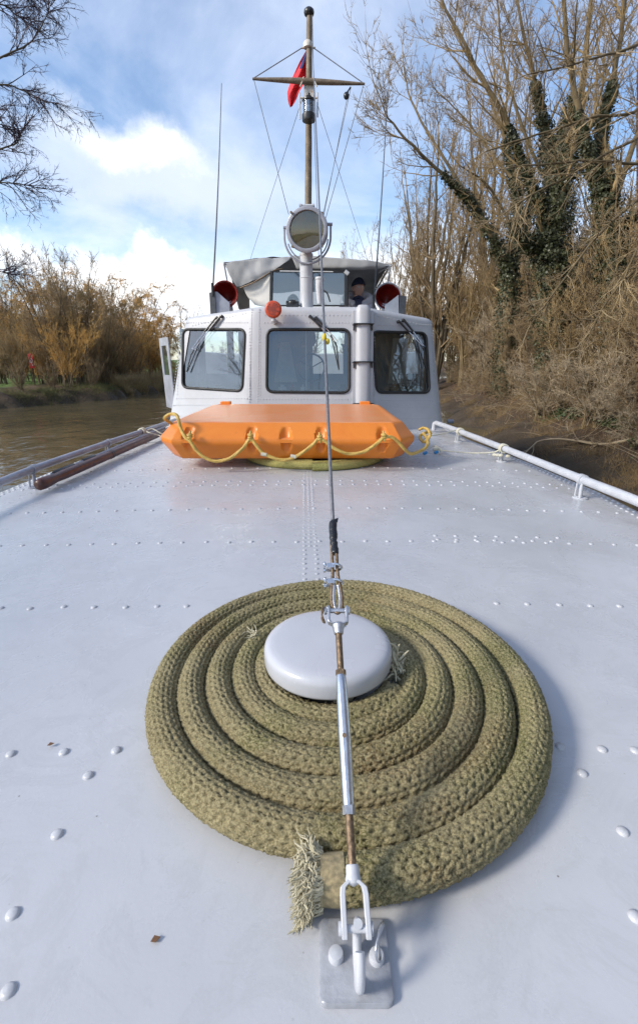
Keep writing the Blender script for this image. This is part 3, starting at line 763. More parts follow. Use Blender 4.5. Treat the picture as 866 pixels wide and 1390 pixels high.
b.build('frayed_end', M['cream'], rope, 60)
# fray near the vent (inner end) and a wisp at its port side
ep = V(cp[-1]); 
ip = atZ(535, 905, .06)
b = tuft(ip, [(1, .3, .4), (-.6, -.8, .3), (.2, -1, .5), (-.5, .2, 1), (.8, -.6, .2), (0, .9, .5)], 70, .055, .0030, 5, .10, 1.7, .7, .022)
ip2 = atZ(462, 945, .05)
b.build('frayed_inner_end', M['cream'], rope, 60); b = MB(); b2 = tuft(atZ(478, 944, .05), [(-.9, -.1, .1), (-1, -.3, .2), (-.8, .2, .3)], 26, .05, .0022, 8, .05, .8, .3, .010)
b.add(b2.v, b2.f)
b.build('frayed_inner_end', M['cream'], rope, 60); b = MB()
b3 = tuft(atZ(346, 862, .072), [(-.9, -.3, .2), (1, .3, .2), (-.7, .4, .1)], 16, .035, .0013, 9, .1, 1.0, .5, .008); b.add(b3.v, b3.f)
b.build('frayed_yarn', M['cream'], rope, 60)

# ================================================================== RAFT and rope under it
def ring_coil():
    pts = []
    for t in np.linspace(0, 2.0, 360):
        r = .60-.055*t; a = -math.pi/2+2*math.pi*t
        pts.append((-.05+r*1.0*math.cos(a), 4.10+r*math.sin(a), .034+(.0 if t < 1 else .0)))
    return pts
vs, fsq, _, _, _ = rope_surface(ring_coil(), .033, 'braid', .006, 40, .022, 14, .004)
o = np_mesh('olive_rope_coil', vs, fsq, M['rope2'], None, (0, 4.06, 0)); tag(o, 'olive yellow braided rope coil squashed under the orange raft', 'rope')

raft = empty('life_raft', (-.245, 4.35, .07), 'faded orange rigid life float lying on deck before the wheelhouse', 'life raft')
def build_raft():
    x0, x1, y0, y1, ch = -1.22, .735, 3.51, 5.30, .13
    # octagon outline, parameterised finely
    C = [(x0+ch, y0), (x1-ch, y0), (x1, y0+ch*1.2), (x1, y1-ch), (x1-ch, y1), (x0+ch, y1), (x0, y1-ch), (x0, y0+ch*1.2)]
    levels = [(.075, .10), (.080, .085), (.105, .066), (.13, .050), (.155, .033), (.180, .016), (.200, .003), (.212, 0), (.236, 0), (.246, .006), (.262, .020), (.28, .036), (.30, .053), (.32, .069), (.335, .081), (.345, .092), (.352, .108), (.354, .125)]
    nl = len(levels); cols = []
    notch = {0: [-.97, -.50, -.245, .015, .475], 2: [3.95, 4.75], 4: [-.9, -.25, .4], 6: [3.95, 4.75]}
    for s in range(8):
        a = V((*C[s], 0)); c = V((*C[(s+1) % 8], 0)); L = (c-a).length; n = max(4, int(L/.012)); 
        for k in range(n): cols.append((s, k/n, a, c))
    cen = V(((x0+x1)/2, (y0+y1)/2, 0)); vs = []
    def corner_in(i, ins):
        p = V((*C[i], 0)); sx = 1 if p.x < cen.x else -1; sy = 1 if p.y < cen.y else -1
        main_x = i in (2, 3, 6, 7)
        return p+V((sx*ins*(1 if main_x else .55), sy*ins*(.55 if main_x else 1), 0))
    for s, u, a, c in cols:
        a_, c_ = None, None
        for z, ins in levels:
            A = corner_in(s, ins); B = corner_in((s+1) % 8, ins); p = A.lerp(B, u)
            d = (B-A).normalized(); nrm = V((d.y, -d.x, 0)).normalized()
            if (p-cen).dot(nrm) < 0: nrm = -nrm
            if s in notch:
                q = p.x if s in (0, 4) else p.y
                for nx_ in notch[s]:
                    up = z > .224; w = (.045 if up else .036)
                    zz = (z-.236)/.085 if up else (.212-z)/.075
                    if 0 < zz < 1.05:
                        wd = w*math.sqrt(max(.0001, 1-zz*zz*.9)); dd = abs(q-nx_)/wd
                        if dd < 1: p = p-nrm*(.052*(1-zz)**.6*math.sqrt(1-dd*dd))
            p = p+nrm*(.0015*math.sin(p.x*9+p.y*7+z*20)); vs.append((p.x, p.y, z))
    n = len(cols); fs = []
    for i in range(n):
        j = (i+1) % n
        for k in range(nl-1): fs.append((i*nl+k, j*nl+k, j*nl+k+1, i*nl+k+1))
    b = MB(); b.add(vs, fs)
    # top deck with shallow recess
    ring0 = [vs[i*nl+nl-1] for i in range(n)]; o = len(b.v)
    def ins(p, d, z):
        x = min(max(p[0], x0+.125+d), x1-.125-d); y = min(max(p[1], y0+.125+d), y1-.125-d); return (x, y, z)
    r1 = [ins(p, .015, .354) for p in ring0]; r2 = [ins(p, .03, .351) for p in ring0]
    b.v += r1+r2
    for i in range(n):
        j = (i+1) % n; b.f.append((i*nl+nl-1, j*nl+nl-1, o+j, o+i)); b.f.append((o+i, o+j, o+n+j, o+n+i))
    b.f.append(tuple(range(o+n, o+2*n))); b.f.append(tuple(i*nl for i in range(n))[::-1])
    return b.build('float_body', M['orange'], raft, 38)
build_raft()
for px in (307, 495):
    c = atY(px, 549, 5.20); b = MB().box((c.x, 5.20, .365), (.11, .07, .035)); b.build('lug', M['orange'], raft, 30, bevel=.008)
def twisted(path, r, name, mat, parent, pitch=.045, step=.004, nk=18, org=(0, 0, 0)):
    vs, fsq, *_ = rope_surface(path, r, 'twist', step, nk, pitch); return np_mesh(name, vs, fsq, mat, parent, org)
def yr(px, py, Y): return atY(px, py, Y)
gr = [(233, 575, 3.72), (224, 568, 3.66), (232, 562, 3.60), (241, 565, 3.52), (245, 580, 3.50), (252, 594, 3.47), (259, 600, 3.455), (268, 613, 3.45), (280, 622, 3.44), (293, 626, 3.44), (312, 622, 3.44), (330, 608, 3.45), (340, 595, 3.46),
      (346, 602, 3.455), (356, 614, 3.44), (372, 622, 3.43), (390, 624, 3.43), (408, 616, 3.44), (425, 603, 3.45), (433, 595, 3.46), (442, 600, 3.455), (456, 610, 3.44), (474, 616, 3.44), (494, 613, 3.44), (510, 603, 3.45), (520, 595, 3.46),
      (530, 593, 3.47), (540, 600, 3.48), (550, 611, 3.50), (558, 616, 3.55), (568, 613, 3.62), (578, 607, 3.70), (580, 597, 3.78), (574, 588, 3.9)]
g1 = twisted(spline([yr(*p) for p in gr], 260), .0125, 'grab_rope', M['yrope'], raft, .055, .004, 18)
for px, py in ((258, 592), (340, 592), (434, 594), (521, 592)):
    c = atY(px, py, 3.462); b = MB()
    for k, dz in enumerate((.010, -.008)):
        b.tube([c+V((.014*math.cos(a), .014*math.sin(a), dz+.004*math.sin(a+k))) for a in np.linspace(0, 6.283, 15)[:-1]], .0085, 8, closed=True)
    b.tube([c+V((-.002, .03, .03)), c+V((0, -.004, .012)), c+V((.004, -.010, -.02)), c+V((.006, -.004, -.036))], .0085, 8)
    b.build('rope_knot', M['yrope'], g1, 60)
for px, py in ((358, 617), (398, 620)):
    c = atY(px, py, 3.435); b = MB(); b.tube([c+V((-.02, 0, .006)), c+V((.02, 0, -.002))], .0145, 12); b.build('rope_lashing', M['wline'], g1, 60)
# loose tail on the starboard side
tl = spline([yr(569, 583, 4.0), yr(575, 581, 3.95), yr(581, 584, 3.9), yr(583, 592, 3.8), yr(575, 600, 3.78), yr(570, 592, 3.9), yr(582, 586, 4.0), yr(585, 590, 4.0)], 60)
tl = [V((p.x, p.y, max(p.z, .02))) for p in tl]
twisted(tl, .012, 'grab_rope_tail', M['yrope'], raft, .05)
# lines from raft to the rail
def line(pts, r, name, mat, label, org):
    b = MB(); b.tube(spline(pts, 40), r, 8)
    return b
c1 = atZ(622, 586, zr)
b = line([atZ(575, 596, .05), atZ(582, 592, .10), atZ(600, 589, .10), atZ(618, 584, .115)], .006, '', None, '', None)
k = on_rail(ptsR, c1.y)
for j in range(4): b.tube([k+V((.034*math.cos(a), (j-1.5)*.013+.01*math.sin(a*.5), .034*math.sin(a))) for a in np.linspace(0, 6.283, 17)[:-1]], .006, 6, closed=True)
o = b.build('mooring_line', M['wline'], None, 60, org=(k.x, k.y, 0)); tag(o, 'white lashing line from raft to the far end of the starboard rail', 'line')
k = on_rail(ptsR, atZ(682, 608, zr).y)
b = line([atZ(580, 610, .02), atZ(590, 605, .03), atZ(600, 611, .02), atZ(606, 612, .05), atZ(640, 615, .035), atZ(668, 614, .05), k+V((-.03, 0, -.02))], .006, '', None, '', None)
for j in range(4): b.tube([k+V((.034*math.cos(a), (j-1.5)*.013-.03+.01*math.sin(a*.5), .034*math.sin(a))) for a in np.linspace(0, 6.283, 17)[:-1]], .006, 6, closed=True)
for j, (dx, dy) in enumerate(((-.05, -.02), (-.07, 0), (-.03, -.03), (.02, -.06))): b.ball(k+V((dx, dy-.02, -.055)), .017, 8, 6, (1.4, 1, .8))
o = b.build('mooring_line', M['wline'], None, 60, org=(k.x, k.y, 0)); tag(o, 'cream line with bulky knots tied round the middle foot of the starboard rail', 'line')
kk = o
b = MB(); c = atZ(592, 611, .028); b.ball(c+V((0, .02, .006)), .024, 10, 8, (1.3, 1, 1)); b.tube([c+V((-.02, .01, 0)), c+V((.03, .02, .01)), c+V((.05, .015, -.012))], .011, 8); b.build('line_knot', M['wline'], kk, 60)
for px, py in ((592, 614), (577, 615)):
    c = atZ(px, py, .02); b = MB(); b.lathe([(.0001, -.018), (.012, -.018), (.014, -.01), (.013, .012), (.009, .018), (.0001, .018)], c, (1, .3, .4), 14); b.build('blue_toggle', M['blue'], kk, 40)

# poles on the port side of the deck
pA, pB = atZ(52, 659, .034), atZ(214, 590, .034); d = (pB-pA).normalized(); pB2 = pB+d*.55
b = MB(); rr = [.0, .026, .036, .040, .037, .031, .034, .034, .033, .033, .031]; ps = [0, .004, .015, .06, .13, .20, .30, .6, 1.2, 1.8, (pB2-pA).length]
b.tube([pA+d*s for s in ps], rr, 18); o = b.build('wooden_pole', M['varnish'], None, 50, org=pA); tag(o, 'dark brown varnished wooden pole lying beside the port rail', 'pole')
for s in (1.02, 1.05): 
    b = MB(); b.tube([pA+d*s, pA+d*(s+.018)], .0365, 18); b.build('pole_band', M['darkgrey'], o, 40)
pC, pD = atZ(70, 646, .03), atZ(205, 588, .06); d = (pD-pC).normalized()
b = MB(); b.tube([pC, pC+d*.35, pD+d*.4], [.013, .018, .018], 14); o = b.build('boat_hook', M['rail_worn'], None, 50, org=pC); tag(o, 'grey shafted boat hook with black grips between pole and port rail', 'boat hook')
for s0, s1 in ((.03, .30), (.42, .62)):
    b = MB(); b.tube([pC+d*s0, pC+d*(s0+.02), pC+d*(s1-.02), pC+d*s1], [.020, .026, .026, .020], 14); b.build('grip', M['black'], o, 50)
k = on_rail(ptsL, atZ(193, 586, zr).y)
b = MB()
for j in range(5): b.tube([k+V((.034*math.cos(a), (j-2)*.014+.012*math.sin(a*.5), .034*math.sin(a))) for a in np.linspace(0, 6.283, 17)[:-1]], .007, 6, closed=True)
b.tube(spline([k+V((.03, 0, .01)), k+V((.10, -.03, -.01)), k+V((.16, .02, -.04)), k+V((.24, .0, -.06)), k+V((.38, .10, -.05))], 24), .0065, 8)
b.tube(spline([k+V((.03, .02, .0)), k+V((.09, .06, .02)), k+V((.19, .05, -.03)), k+V((.26, .12, -.06))], 24), .0065, 8)
o = b.build('lashing', M['wline'], None, 60, org=(k.x, k.y, 0)); tag(o, 'off-white rope lashing wound round the port rail beside the raft', 'lashing')
# small fallen leaf and paint chips on deck
for i, (px, py, mt) in enumerate(((69, 1011, 'litter'), (211, 1276, 'litter'))):
    c = atZ(px, py, .002); b = MB(); b.add([c+V((-.006, -.002, 0)), c+V((.002, -.004, .002)), c+V((.007, .003, .0015)), c+V((-.002, .004, .003))], [(0, 1, 2, 3)])
    o = b.build('fallen_leaf', M[mt], None, 0, thick=.0008, org=c); tag(o, ('tiny rust-brown leaf scrap between near port rivets', 'tiny rust-brown leaf scrap on bare near deck')[i], 'leaf')

# ================================================================== WHEELHOUSE
BOT = [V((-1.946, 6.1, -.06)), V((-.866, 5.6, -.06)), V((.52, 5.6, -.06)), V((1.598, 6.1, -.06)), V((1.64, 6.95, -.06)), V((-1.97, 6.95, -.06))]
TOP = [V((-1.640, 6.2, 1.275)), V((-.720, 5.76, 1.405)), V((.515, 5.76, 1.405)), V((1.405, 6.2, 1.275)), V((1.42, 6.90, 1.29)), V((-1.66, 6.90, 1.29))]
RC = [.11, .07, .07, .11, .08, .08]
RT = .06
def _ph(px, py, a, n):
    d = ray(px, py); o = V((0, 0, H)); return o+d*((a-o).dot(n)/d.dot(n))
PANEL = []
for i, (a, b_, c) in enumerate(((BOT[0], BOT[1], TOP[1]), (BOT[1], BOT[2], TOP[1]), (BOT[3], BOT[2], TOP[2]))):
    n = (b_-a).cross(c-a).normalized(); n = n if n.y < 0 else -n; PANEL.append((a.copy(), n))
TOP[0] = _ph(251, 430, *PANEL[0]); TOP[3] = _ph(588, 432, *PANEL[2])
TOP[4].z = TOP[3].z+.01; TOP[5].z = TOP[0].z+.01; TOP[4].x = TOP[3].x+.01; TOP[5].x = TOP[0].x-.01
print('TOPS', TOP)
def poly_at(t): return [a.lerp(c, t) for a, c in zip(BOT, TOP)]
def inset(P, d):
    if d < 1e-6: return P
    out = []
    for i in range(6):
        a, p, c = P[i-1], P[i], P[(i+1) % 6]; e1 = (p-a); e2 = (c-p); e1.z = e2.z = 0; e1.normalize(); e2.normalize()
        n1 = V((-e1.y, e1.x, 0)); n2 = V((-e2.y, e2.x, 0)); bi = (n1+n2); bi = bi/bi.length; k = d/max(.3, bi.dot(n1)); out.append(p+bi*k)
    return out
def ring(P):
    pts = []
    for i in range(6):
        a, p, c = P[i-1], P[i], P[(i+1) % 6]; r = RC[i]
        s = p+(a-p).normalized()*r; e = p+(c-p).normalized()*r
        for k in range(7):
            t = k/6; pts.append(s*(1-t)**2+p*2*t*(1-t)+e*t*t)
    return pts      # corner i occupies indices 7i..7i+6; straight i runs 7i+6 -> 7i+7
def plane_hit(px, py, a, n):
    d = ray(px, py); o = V((0, 0, H)); return o+d*((a-o).dot(n)/d.dot(n))
WIN = [[(249, 447), (333, 447), (329, 531), (248, 526)], [(363, 447), (474, 447), (474, 533), (362, 532)], [(505, 450), (578, 452), (583, 533), (511, 533)]]
TW = [(.30, .90), (.30, .90), (.30, .90)]
def rquad(Q, rf):
    """rounded quad, returns 28+ points and matching side params"""
    pts = []; prm = []
    for k in range(4):
        a, p, c = Q[k-1], Q[k], Q[(k+1) % 4]; s = p+(a-p).normalized()*rf; e = p+(c-p).normalized()*rf
        for j in range(7):
            t = j/6; pts.append(s*(1-t)**2+p*2*t*(1-t)+e*t*t); prm.append(k+(j-3)/3*.12)
        for j in (1, 2, 3):
            p2 = Q[(k+1) % 4]; e2 = p2+(p-p2).normalized()*rf; pts.append(e.lerp(e2, j/4)); prm.append(k+.12+(.76)*j/4)
    return pts, prm
wins = []
for i in range(3):
    a, n = PANEL[i]; Q = [plane_hit(px, py, a, n) for px, py in WIN[i]]
    wins.append((Q, n))
def build_house():
    b = MB(); t_levels = [0, .30, .90, 1-RT/1.35]
    rings = [ring(poly_at(t)) for t in t_levels]
    base = poly_at(t_levels[-1]); topz = poly_at(1)
    for k in range(1, 7):
        ph = k/6*math.pi/2; P = [p.lerp(q, math.sin(ph)) for p, q in zip(base, topz)]
        rings.append(ring(inset(P, RT*(1-math.cos(ph)))))
    n = 42; vs = [p for r_ in rings for p in r_]; fs = []
    for l in range(len(rings)-1):
        for k in range(n):
            j = (k+1) % n
            if l == 1 and k in (6, 13, 20, 34): continue
            fs.append((l*n+k, l*n+j, (l+1)*n+j, (l+1)*n+k))
    # crowned roof
    last = (len(rings)-1)*n; cen = V((-.12, 6.35, 1.425)); 
    for s in (.66, .33):
        vs += [cen.lerp(V((p.x, p.y, p.z+.02)), s) for p in rings[-1]]
    vs.append(cen); L = len(rings)
    for l in (L-1, L):
        for k in range(n): fs.append((l*n+k, l*n+(k+1) % n, (l+1)*n+(k+1) % n, (l+1)*n+k))
    for k in range(n): fs.append(((L+1)*n+k, (L+1)*n+(k+1) % n, len(vs)-1))
    b.add(vs, fs)
    for i in range(3):
        k0 = 7*i+6; bl, br = rings[1][k0], rings[1][(k0+1) % n]; tl, tr = rings[2][k0], rings[2][(k0+1) % n]
        Q, nn = wins[i]; pts, prm = rquad(Q, .085); O = [tl, tr, br, bl]
        outer = []
        for pr in prm:
            pr = pr % 4; s = int(pr); outer.append(O[s].lerp(O[(s+1) % 4], pr-s))
        m = len(pts); inner2 = [p-nn*.035 for p in pts]
        b.add(outer+pts+inner2, [(j, (j+1) % m, m+(j+1) % m, m+j) for j in range(m)]+[(m+j, m+(j+1) % m, 2*m+(j+1) % m, 2*m+j) for j in range(m)])
    # back wall: opening left, add mullion frame
    k0 = 34; q = [rings[1][k0], rings[1][k0+1], rings[2][k0+1], rings[2][k0]]
    for u in (.0, .27, .5, .73, 1.0):
        p0, p1 = q[0].lerp(q[1], u), q[3].lerp(q[2], u); b.tube([p0, p1], .05, 4)
    # rivets
    P = []; N_ = []
    def rows(i, uv0, uv1, sp):
        a, nn = PANEL[i]; p0 = plane_hit(*uv0, a, nn); p1 = plane_hit(*uv1, a, nn); L_ = (p1-p0).length; c = max(1, int(L_/sp))
        for j in range(c+1): P.append(p0.lerp(p1, j/c)+nn*.0005); N_.append(nn)
    for i, (l, r_, t, bo) in enumerate(((241, 339, 438, 541), (353, 480, 438, 542), (509, 588, 441, 543))):
        if i == 2: l = 508
        rows(i, (l+6, t), (r_-3, t), .036); rows(i, (l if i else 240, bo), (r_, bo), .036)
        rows(i, (l+(3 if i == 0 else 0), t+8), (l, bo-6), .036); rows(i, (r_, t+8), (r_, bo-6), .036)
        rows(i, *(((262, 442), (334, 425)), ((360, 428), (474, 428)), ((508, 428), (574, 441)))[i], .045)
        rows(i, (l-8 if i == 0 else l, bo+9), (r_, bo+9), .036); rows(i, (l-9 if i == 0 else l, bo+24), (r_+3, bo+24), .036)
    for x in (344, 349): rows(1 if x > 346 else 0, (x+3 if x > 346 else x-2, 420), (x+1 if x > 346 else x-6, 545), .030)
    rows(0, (247, 452), (236, 528), .036); rows(2, (586, 452), (595, 545), .036)
    b.domes(P, N_, .0085, .55, 6)
    o = b.build('wheelhouse', M['house'], boat, 35)
    # darker lower skirt step
    return o
house = build_house()
for i in range(3):
    Q, nn = wins[i]; pts, _ = rquad(Q, .085)
    b = MB(); b.tube([p+nn*.002 for p in pts], .0165, 8, closed=True); w = b.build('window', M['rubber'], boat, 60)
    cen = sum(pts, V((0, 0, 0)))/len(pts)
    b = MB(); m = len(pts); q = [p-nn*.012 for p in pts]; b.add(q, [tuple(range(m))[::-1]]); b.build('pane', M['glass'], w, 0)
# interior: floor, rear posts, console, curtains, wheel
b = MB(); b.box((-.15, 6.48, .30), (2.9, .7, .02)); b.box((-.15, 6.17, .375), (1.9, .40, .13)); b.build('console', M['console'], boat, 30, bevel=.01)
b = MB()
for x in (-1.62, -1.22, -.62, -.35, .50, .78, 1.12): b.box((x, 6.86, .85), (.09, .03, .95))
b.box((-1.75, 6.6, .8), (.03, .5, .8)); b.box((-.15, 6.9, 1.26), (3.0, .03, .12)); b.box((-.15, 6.88, .48), (3.1, .03, .30)); b.box((-.62, 6.885, .85), (.9, .02, .8)); b.box((.75, 6.885, .85), (.8, .02, .8))
b.build('cabin_lining', M['interior'], boat, 30)
for cc in ([V((-.62, 6.75, .52)), V((-.30, 6.75, .52)), V((-.40, 6.75, 1.05)), V((-.52, 6.75, 1.05))], [V((.95, 6.75, .5)), V((1.2, 6.75, .5)), V((1.2, 6.75, 1.1)), V((1.0, 6.75, 1.1))]):
    b = MB(); b.add(cc, [(0, 1, 2, 3)]); b.build('curtain', M['brown_cloth'], boat, 0, thick=.01)
for cc, cs in (((-1.02, 6.5, .80), (.05, .05, .75)), ((-.155, 5.95, .85), (.012, .012, .8))):
    b = MB(); b.box(cc, cs); b.build('mullion', M['white'], boat, 30)
for x, c, w_ in ((-.45, 'white', .10), (-.33, 'red', .05), (-.20, 'white', .05), (-.65, 'yellow', .05), (.30, 'darkgrey', .14), (1.0, 'greenleaf', .25), (-1.25, 'darkgrey', .15), (.1, 'white', .07)):
    b = MB(); b.box((x, 6.05, .465), (w_, .10, .05)); b.tube([(x, 6.05, .44), (x, 6.05, .52)], w_*.25, 10); b.build('console_instrument', M[c], boat, 30, bevel=.006)
b = MB(); wc = V((-.1, 6.3, .72)); b.tube([wc+V((.17*math.cos(a), -.03*math.sin(a), .17*math.sin(a))) for a in np.linspace(0, 6.283, 33)[:-1]], .012, 8, closed=True)
for k in range(3):
    a = k*2.094+.5; b.tube([wc, wc+V((.17*math.cos(a), -.03*math.sin(a), .17*math.sin(a)))], .008, 6)
b.tube([wc, wc+V((0, .12, -.32))], .025, 10); b.build('steering_wheel', M['black'], boat, 60)
# side coamings of the open cockpit behind
b = MB()
for x0, x1 in ((-1.97, -1.75), (1.64, 1.46)):
    b.box(((x0+x1)/2, 8.4, .45), (.06, 2.9, 1.0))
b.box((-.15, 9.85, .45), (3.3, .06, 1.0)); b.build('cockpit_coaming', M['house'], boat, 30, bevel=.02)
# boxed duct on the starboard crease with black straps
a, nn = PANEL[1]; a2, nn2 = PANEL[2]
c0 = plane_hit(492, 548, a, nn); c1 = plane_hit(493, 422, a, nn)
ax = (c1-c0).normalized(); sx = V((1, .12, 0)).normalized(); out = sx.cross(ax).normalized(); out = out if out.y < 0 else -out
b = MB(); prof = [(-.085, .0), (-.080, .035), (-.062, .060), (-.03, .070), (.03, .070), (.062, .060), (.080, .035), (.085, 0)]
ext = .16; lv = [c0-ax*.45, c1-ax*.02, c1+ax*.03, c1+ax*.06]
sc_ = [1, 1, .93, .7]; vs = []; m = len(prof)
for p, s_ in zip(lv, sc_):
    for x, y in prof: vs.append(p+sx*x*s_+out*(y*s_-.01))
b.add(vs, [(i*m+k, i*m+k+1, (i+1)*m+k+1, (i+1)*m+k) for i in range(3) for k in range(m-1)]+[tuple(3*m+k for k in range(m))])
P = []; N_ = []
for k in range(36):
    p = c0.lerp(c1, k/35); P += [p+sx*.105, p-sx*.105]; N_ += [out, out]
b.box((c0+c1)/2+sx*.10-out*.008, (.04, (c1-c0).length*1.0, .02), (sx, ax, out)); b.box((c0+c1)/2-sx*.10-out*.008, (.04, (c1-c0).length*1.0, .02), (sx, ax, out))
b.domes(P, N_, .006, .5, 6)
dk = b.build('corner_duct', M['house'], boat, 40)
for py in (441, 492, 548):
    p = plane_hit(492, py, a, nn); b = MB()
    b.box(p+out*.035, (.235, .012, .10), (sx, ax, out)); 
    for s_ in (-1, 1): b.box(p+sx*s_*.105+out*.01-ax*.03, (.012, .065, .05), (sx, ax, out))
    b.build('duct_strap', M['black'], dk, 30, bevel=.003)
# wipers
def wiper(piv, elbow, tip, bl0, bl1, i, off=5):
    a, nn = PANEL[i]; h = lambda p, d: plane_hit(*p, a, nn)+nn*d
    root = MB(); p = h(piv, .0); root.lathe([(.020, 0), (.020, .02), (.014, .035), (.0001, .037)], p, nn, 14); root2 = MB(); p2 = h((piv[0]-off*1.6, piv[1]+2), .0); root2.lathe([(.020, 0), (.020, .02), (.014, .035), (.0001, .037)], p2, nn, 14)
    root = root.build('windscreen_wiper', M['black'], boat, 40); root2.build('pivot', M['black'], root, 40)
    b = MB(); m_ = (piv[0]*.55+elbow[0]*.45, piv[1]*.55+elbow[1]*.45); q_ = (m_[0]-off*1.3, m_[1]+1); 
    b.tube([h(piv, .032), h(m_, .042)], [.015, .012], 8); b.tube([h((piv[0]-off*1.6, piv[1]+2), .032), h(q_, .042)], [.013, .011], 8); b.build('arm_sleeve', M['black'], root, 40)
    b = MB(); b.tube([h(m_, .042), h(elbow, .040)], .0050, 6); b.tube([h(q_, .042), h((elbow[0]-off*.7, elbow[1]-1), .040)], .0050, 6); b.tube([h((elbow[0]-off*.8, elbow[1]-1), .040), h((elbow[0]+2, elbow[1]+1), .040)], .005, 6); b.build('arm', M['chrome'], root, 40)
    b = MB(); b.tube([h(bl0, .018), h(bl1, .018)], [.006, .006], 6); b.tube([h(bl0, .03), h(tip, .045), h(bl1, .03)], .0065, 6); b.tube([h(elbow, .04), h(tip, .04)], .008, 6); b.build('blade', M['black'], root, 40)
wiper((302, 430), (267, 475), (263, 482), (274, 462), (256, 505), 0, 4)
wiper((421, 430), (455, 465), (457, 472), (449, 455), (460, 502), 1, -5)
wiper((546, 435), (572, 470), (573, 478), (563, 460), (576, 500), 2, 4)

# siren
c = atY(371, 420, 5.62); b = MB(); ax = V((.03, -1, .05)).normalized()
b.lathe([(.0001, -.06), (.05, -.06), (.082, -.045), (.092, -.02), (.094, 0), (.090, .014), (.080, .022), (.070, .024), (.0001, .026)], c, ax, 32); s_ = b.build('siren', M['siren'], boat, 50)
b = MB(); x, y, z = frame(ax)
for rr_, k_ in ((.0, 1), (.022, 8), (.042, 12), (.060, 14)):
    for k in range(k_):
        a_ = k*2*math.pi/k_; 
        if rr_ > .03 and k % 4 == 0: continue
        b.lathe([(.0068, .0245), (.0062, .0275), (.0001, .0275)], c+x*rr_*math.cos(a_)+y*rr_*math.sin(a_), ax, 8)
b.build('siren_slots', M['black'], s_, 40)
b = MB(); b.tube([c+V((0, .01, -.08)), c+V((0, .02, -.12))], [.02, .028], 12); b.tube([c+V((0, .02, -.12)), c+V((0, .12, -.12))], .03, 12); b.build('siren_bracket', M['house'], s_, 40)
# compass / deck light, black
c = atY(397, 411, 5.95); b = MB(); b.box(c+V((0, 0, -.03)), (.14, .08, .05)); b.ball(c+V((0, -.01, 0)), .045, 12, 8, (1.2, 1, .8)); b.box(c+V((-.06, 0, 0)), (.03, .05, .04)); b.box(c+V((.06, 0, -.01)), (.03, .05, .05)); b.build('compass', M['black'], boat, 40, bevel=.006)

# mast foot, searchlight
YM = 6.08
c0 = atY(416, 425, 5.98); c1 = atY(416, 350, 5.98)
b = MB(); b.lathe([(.115, -.03), (.112, 0), (.090, .01), (.078, .04), (.074, .2), (.0745, .36), (.079, .362), (.079, .372), (.074, .375), (.074, .60), (.079, .602), (.079, .625), (.07, .63), (.05, .66), (.0001, .665)], (c0.x, 6.0, 1.38), n=32)
b.build('mast_foot', M['house'], boat, 40)
LC = atY(417, 312, 5.80)
ax = V((-.13, -1, -.10)).normalized(); x_, y_, z_ = frame(ax)
LR = .232
b = MB(); b.lathe([(.0001, -.34), (.10, -.335), (.17, -.30), (.205, -.24), (.212, -.15), (.212, -.02), (LR-.004, -.015), (LR, -.005), (LR+.002, .015), (LR, .030), (LR-.012, .038), (.194, .036), (.190, .030), (.190, -.015), (.186, -.02)], LC, ax, 56)
sl = b.build('searchlight', M['rail_worn'], boat, 45)
b = MB(); b.lathe([(.188, .0), (.15, -.07), (.10, -.12), (.05, -.145), (.0001, -.15)], LC, ax, 40); b.build('reflector', M['reflector'], sl, 80)
b = MB(); b.lathe([(.0001, -.14), (.035, -.13), (.04, -.05), (.03, -.03), (.0001, -.02)], LC, ax, 20); b.build('lamp_bulb', M['rustwhite'], sl, 60)
b = MB(); b.box(LC+ax*(-.05)+V((0, 0, .10)), (.09, .02, .05)); b.build('lamp_shield', M['siren'], sl, 30)
b = MB(); b.lathe([(.0001, .018), (.10, .016), (.191, .008)], LC, ax, 48); b.build('lens', M['lens'], sl, 80)
for a_, l_ in ((2.35, .03), (.75, .03), (-2.3, .03), (-.8, .03)):
    hx = V((1, 0, 0)); hz = V((0, 0, 1)); p = LC+hx*math.cos(a_)*(LR+.004)+hz*math.sin(a_)*(LR+.004)
    b = MB(); b.tube([p-ax*.05, p+ax*.035], .008, 8); b.tube([p+ax*.035, p+ax*.055], .014, 8); b.build('toggle_bolt', M['rusty'], sl, 50)
b = MB(); p = LC+V((0, 0, LR+.012)); b.tube([p-V((.07, 0, 0)), p+V((.07, 0, 0))], .013, 10); b.tube([p-V((.085, 0, 0)), p-V((.06, 0, 0))], .020, 10); b.tube([p+V((.06, 0, 0)), p+V((.085, 0, 0))], .020, 10); b.build('hinge', M['rail'], sl, 50)
# yoke
b = MB(); pts = []
for a_ in np.linspace(math.pi+.1, 2*math.pi-.05, 26):
    pts.append(LC+V((math.cos(a_)*.262, .12, math.sin(a_)*.285-.04)))
pts = [pts[0]+V((0, 0, .12))]+pts+[pts[-1]+V((0, 0, .14))]
b.tube(pts, .0115, 10); b.tube([pts[-1]+V((.02, 0, 0)), pts[-1]-V((.07, 0, 0))], .018, 10); b.tube([pts[0]-V((.01, 0, 0)), pts[0]+V((.05, 0, 0))], .018, 10)
pts = [LC+V((math.cos(a_)*.235, .22, math.sin(a_)*.25-.02)) for a_ in np.linspace(math.pi+.3, 2*math.pi-.1, 20)]; b.tube(pts, .008, 8)
b.build('yoke', M['rail_worn'], sl, 60)
b = MB(); q = V((c0.x, 6.0, 2.02)); b.tube([q, q+V((0, -.02, .10))], .03, 12); b.tube([q+V((-.035, -.05, -.03)), q+V((-.03, -.04, .08))], .011, 8); b.tube([q+V((.035, -.05, -.03)), q+V((.03, -.04, .08))], .011, 8); b.build('swivel', M['rustwhite'], sl, 50)
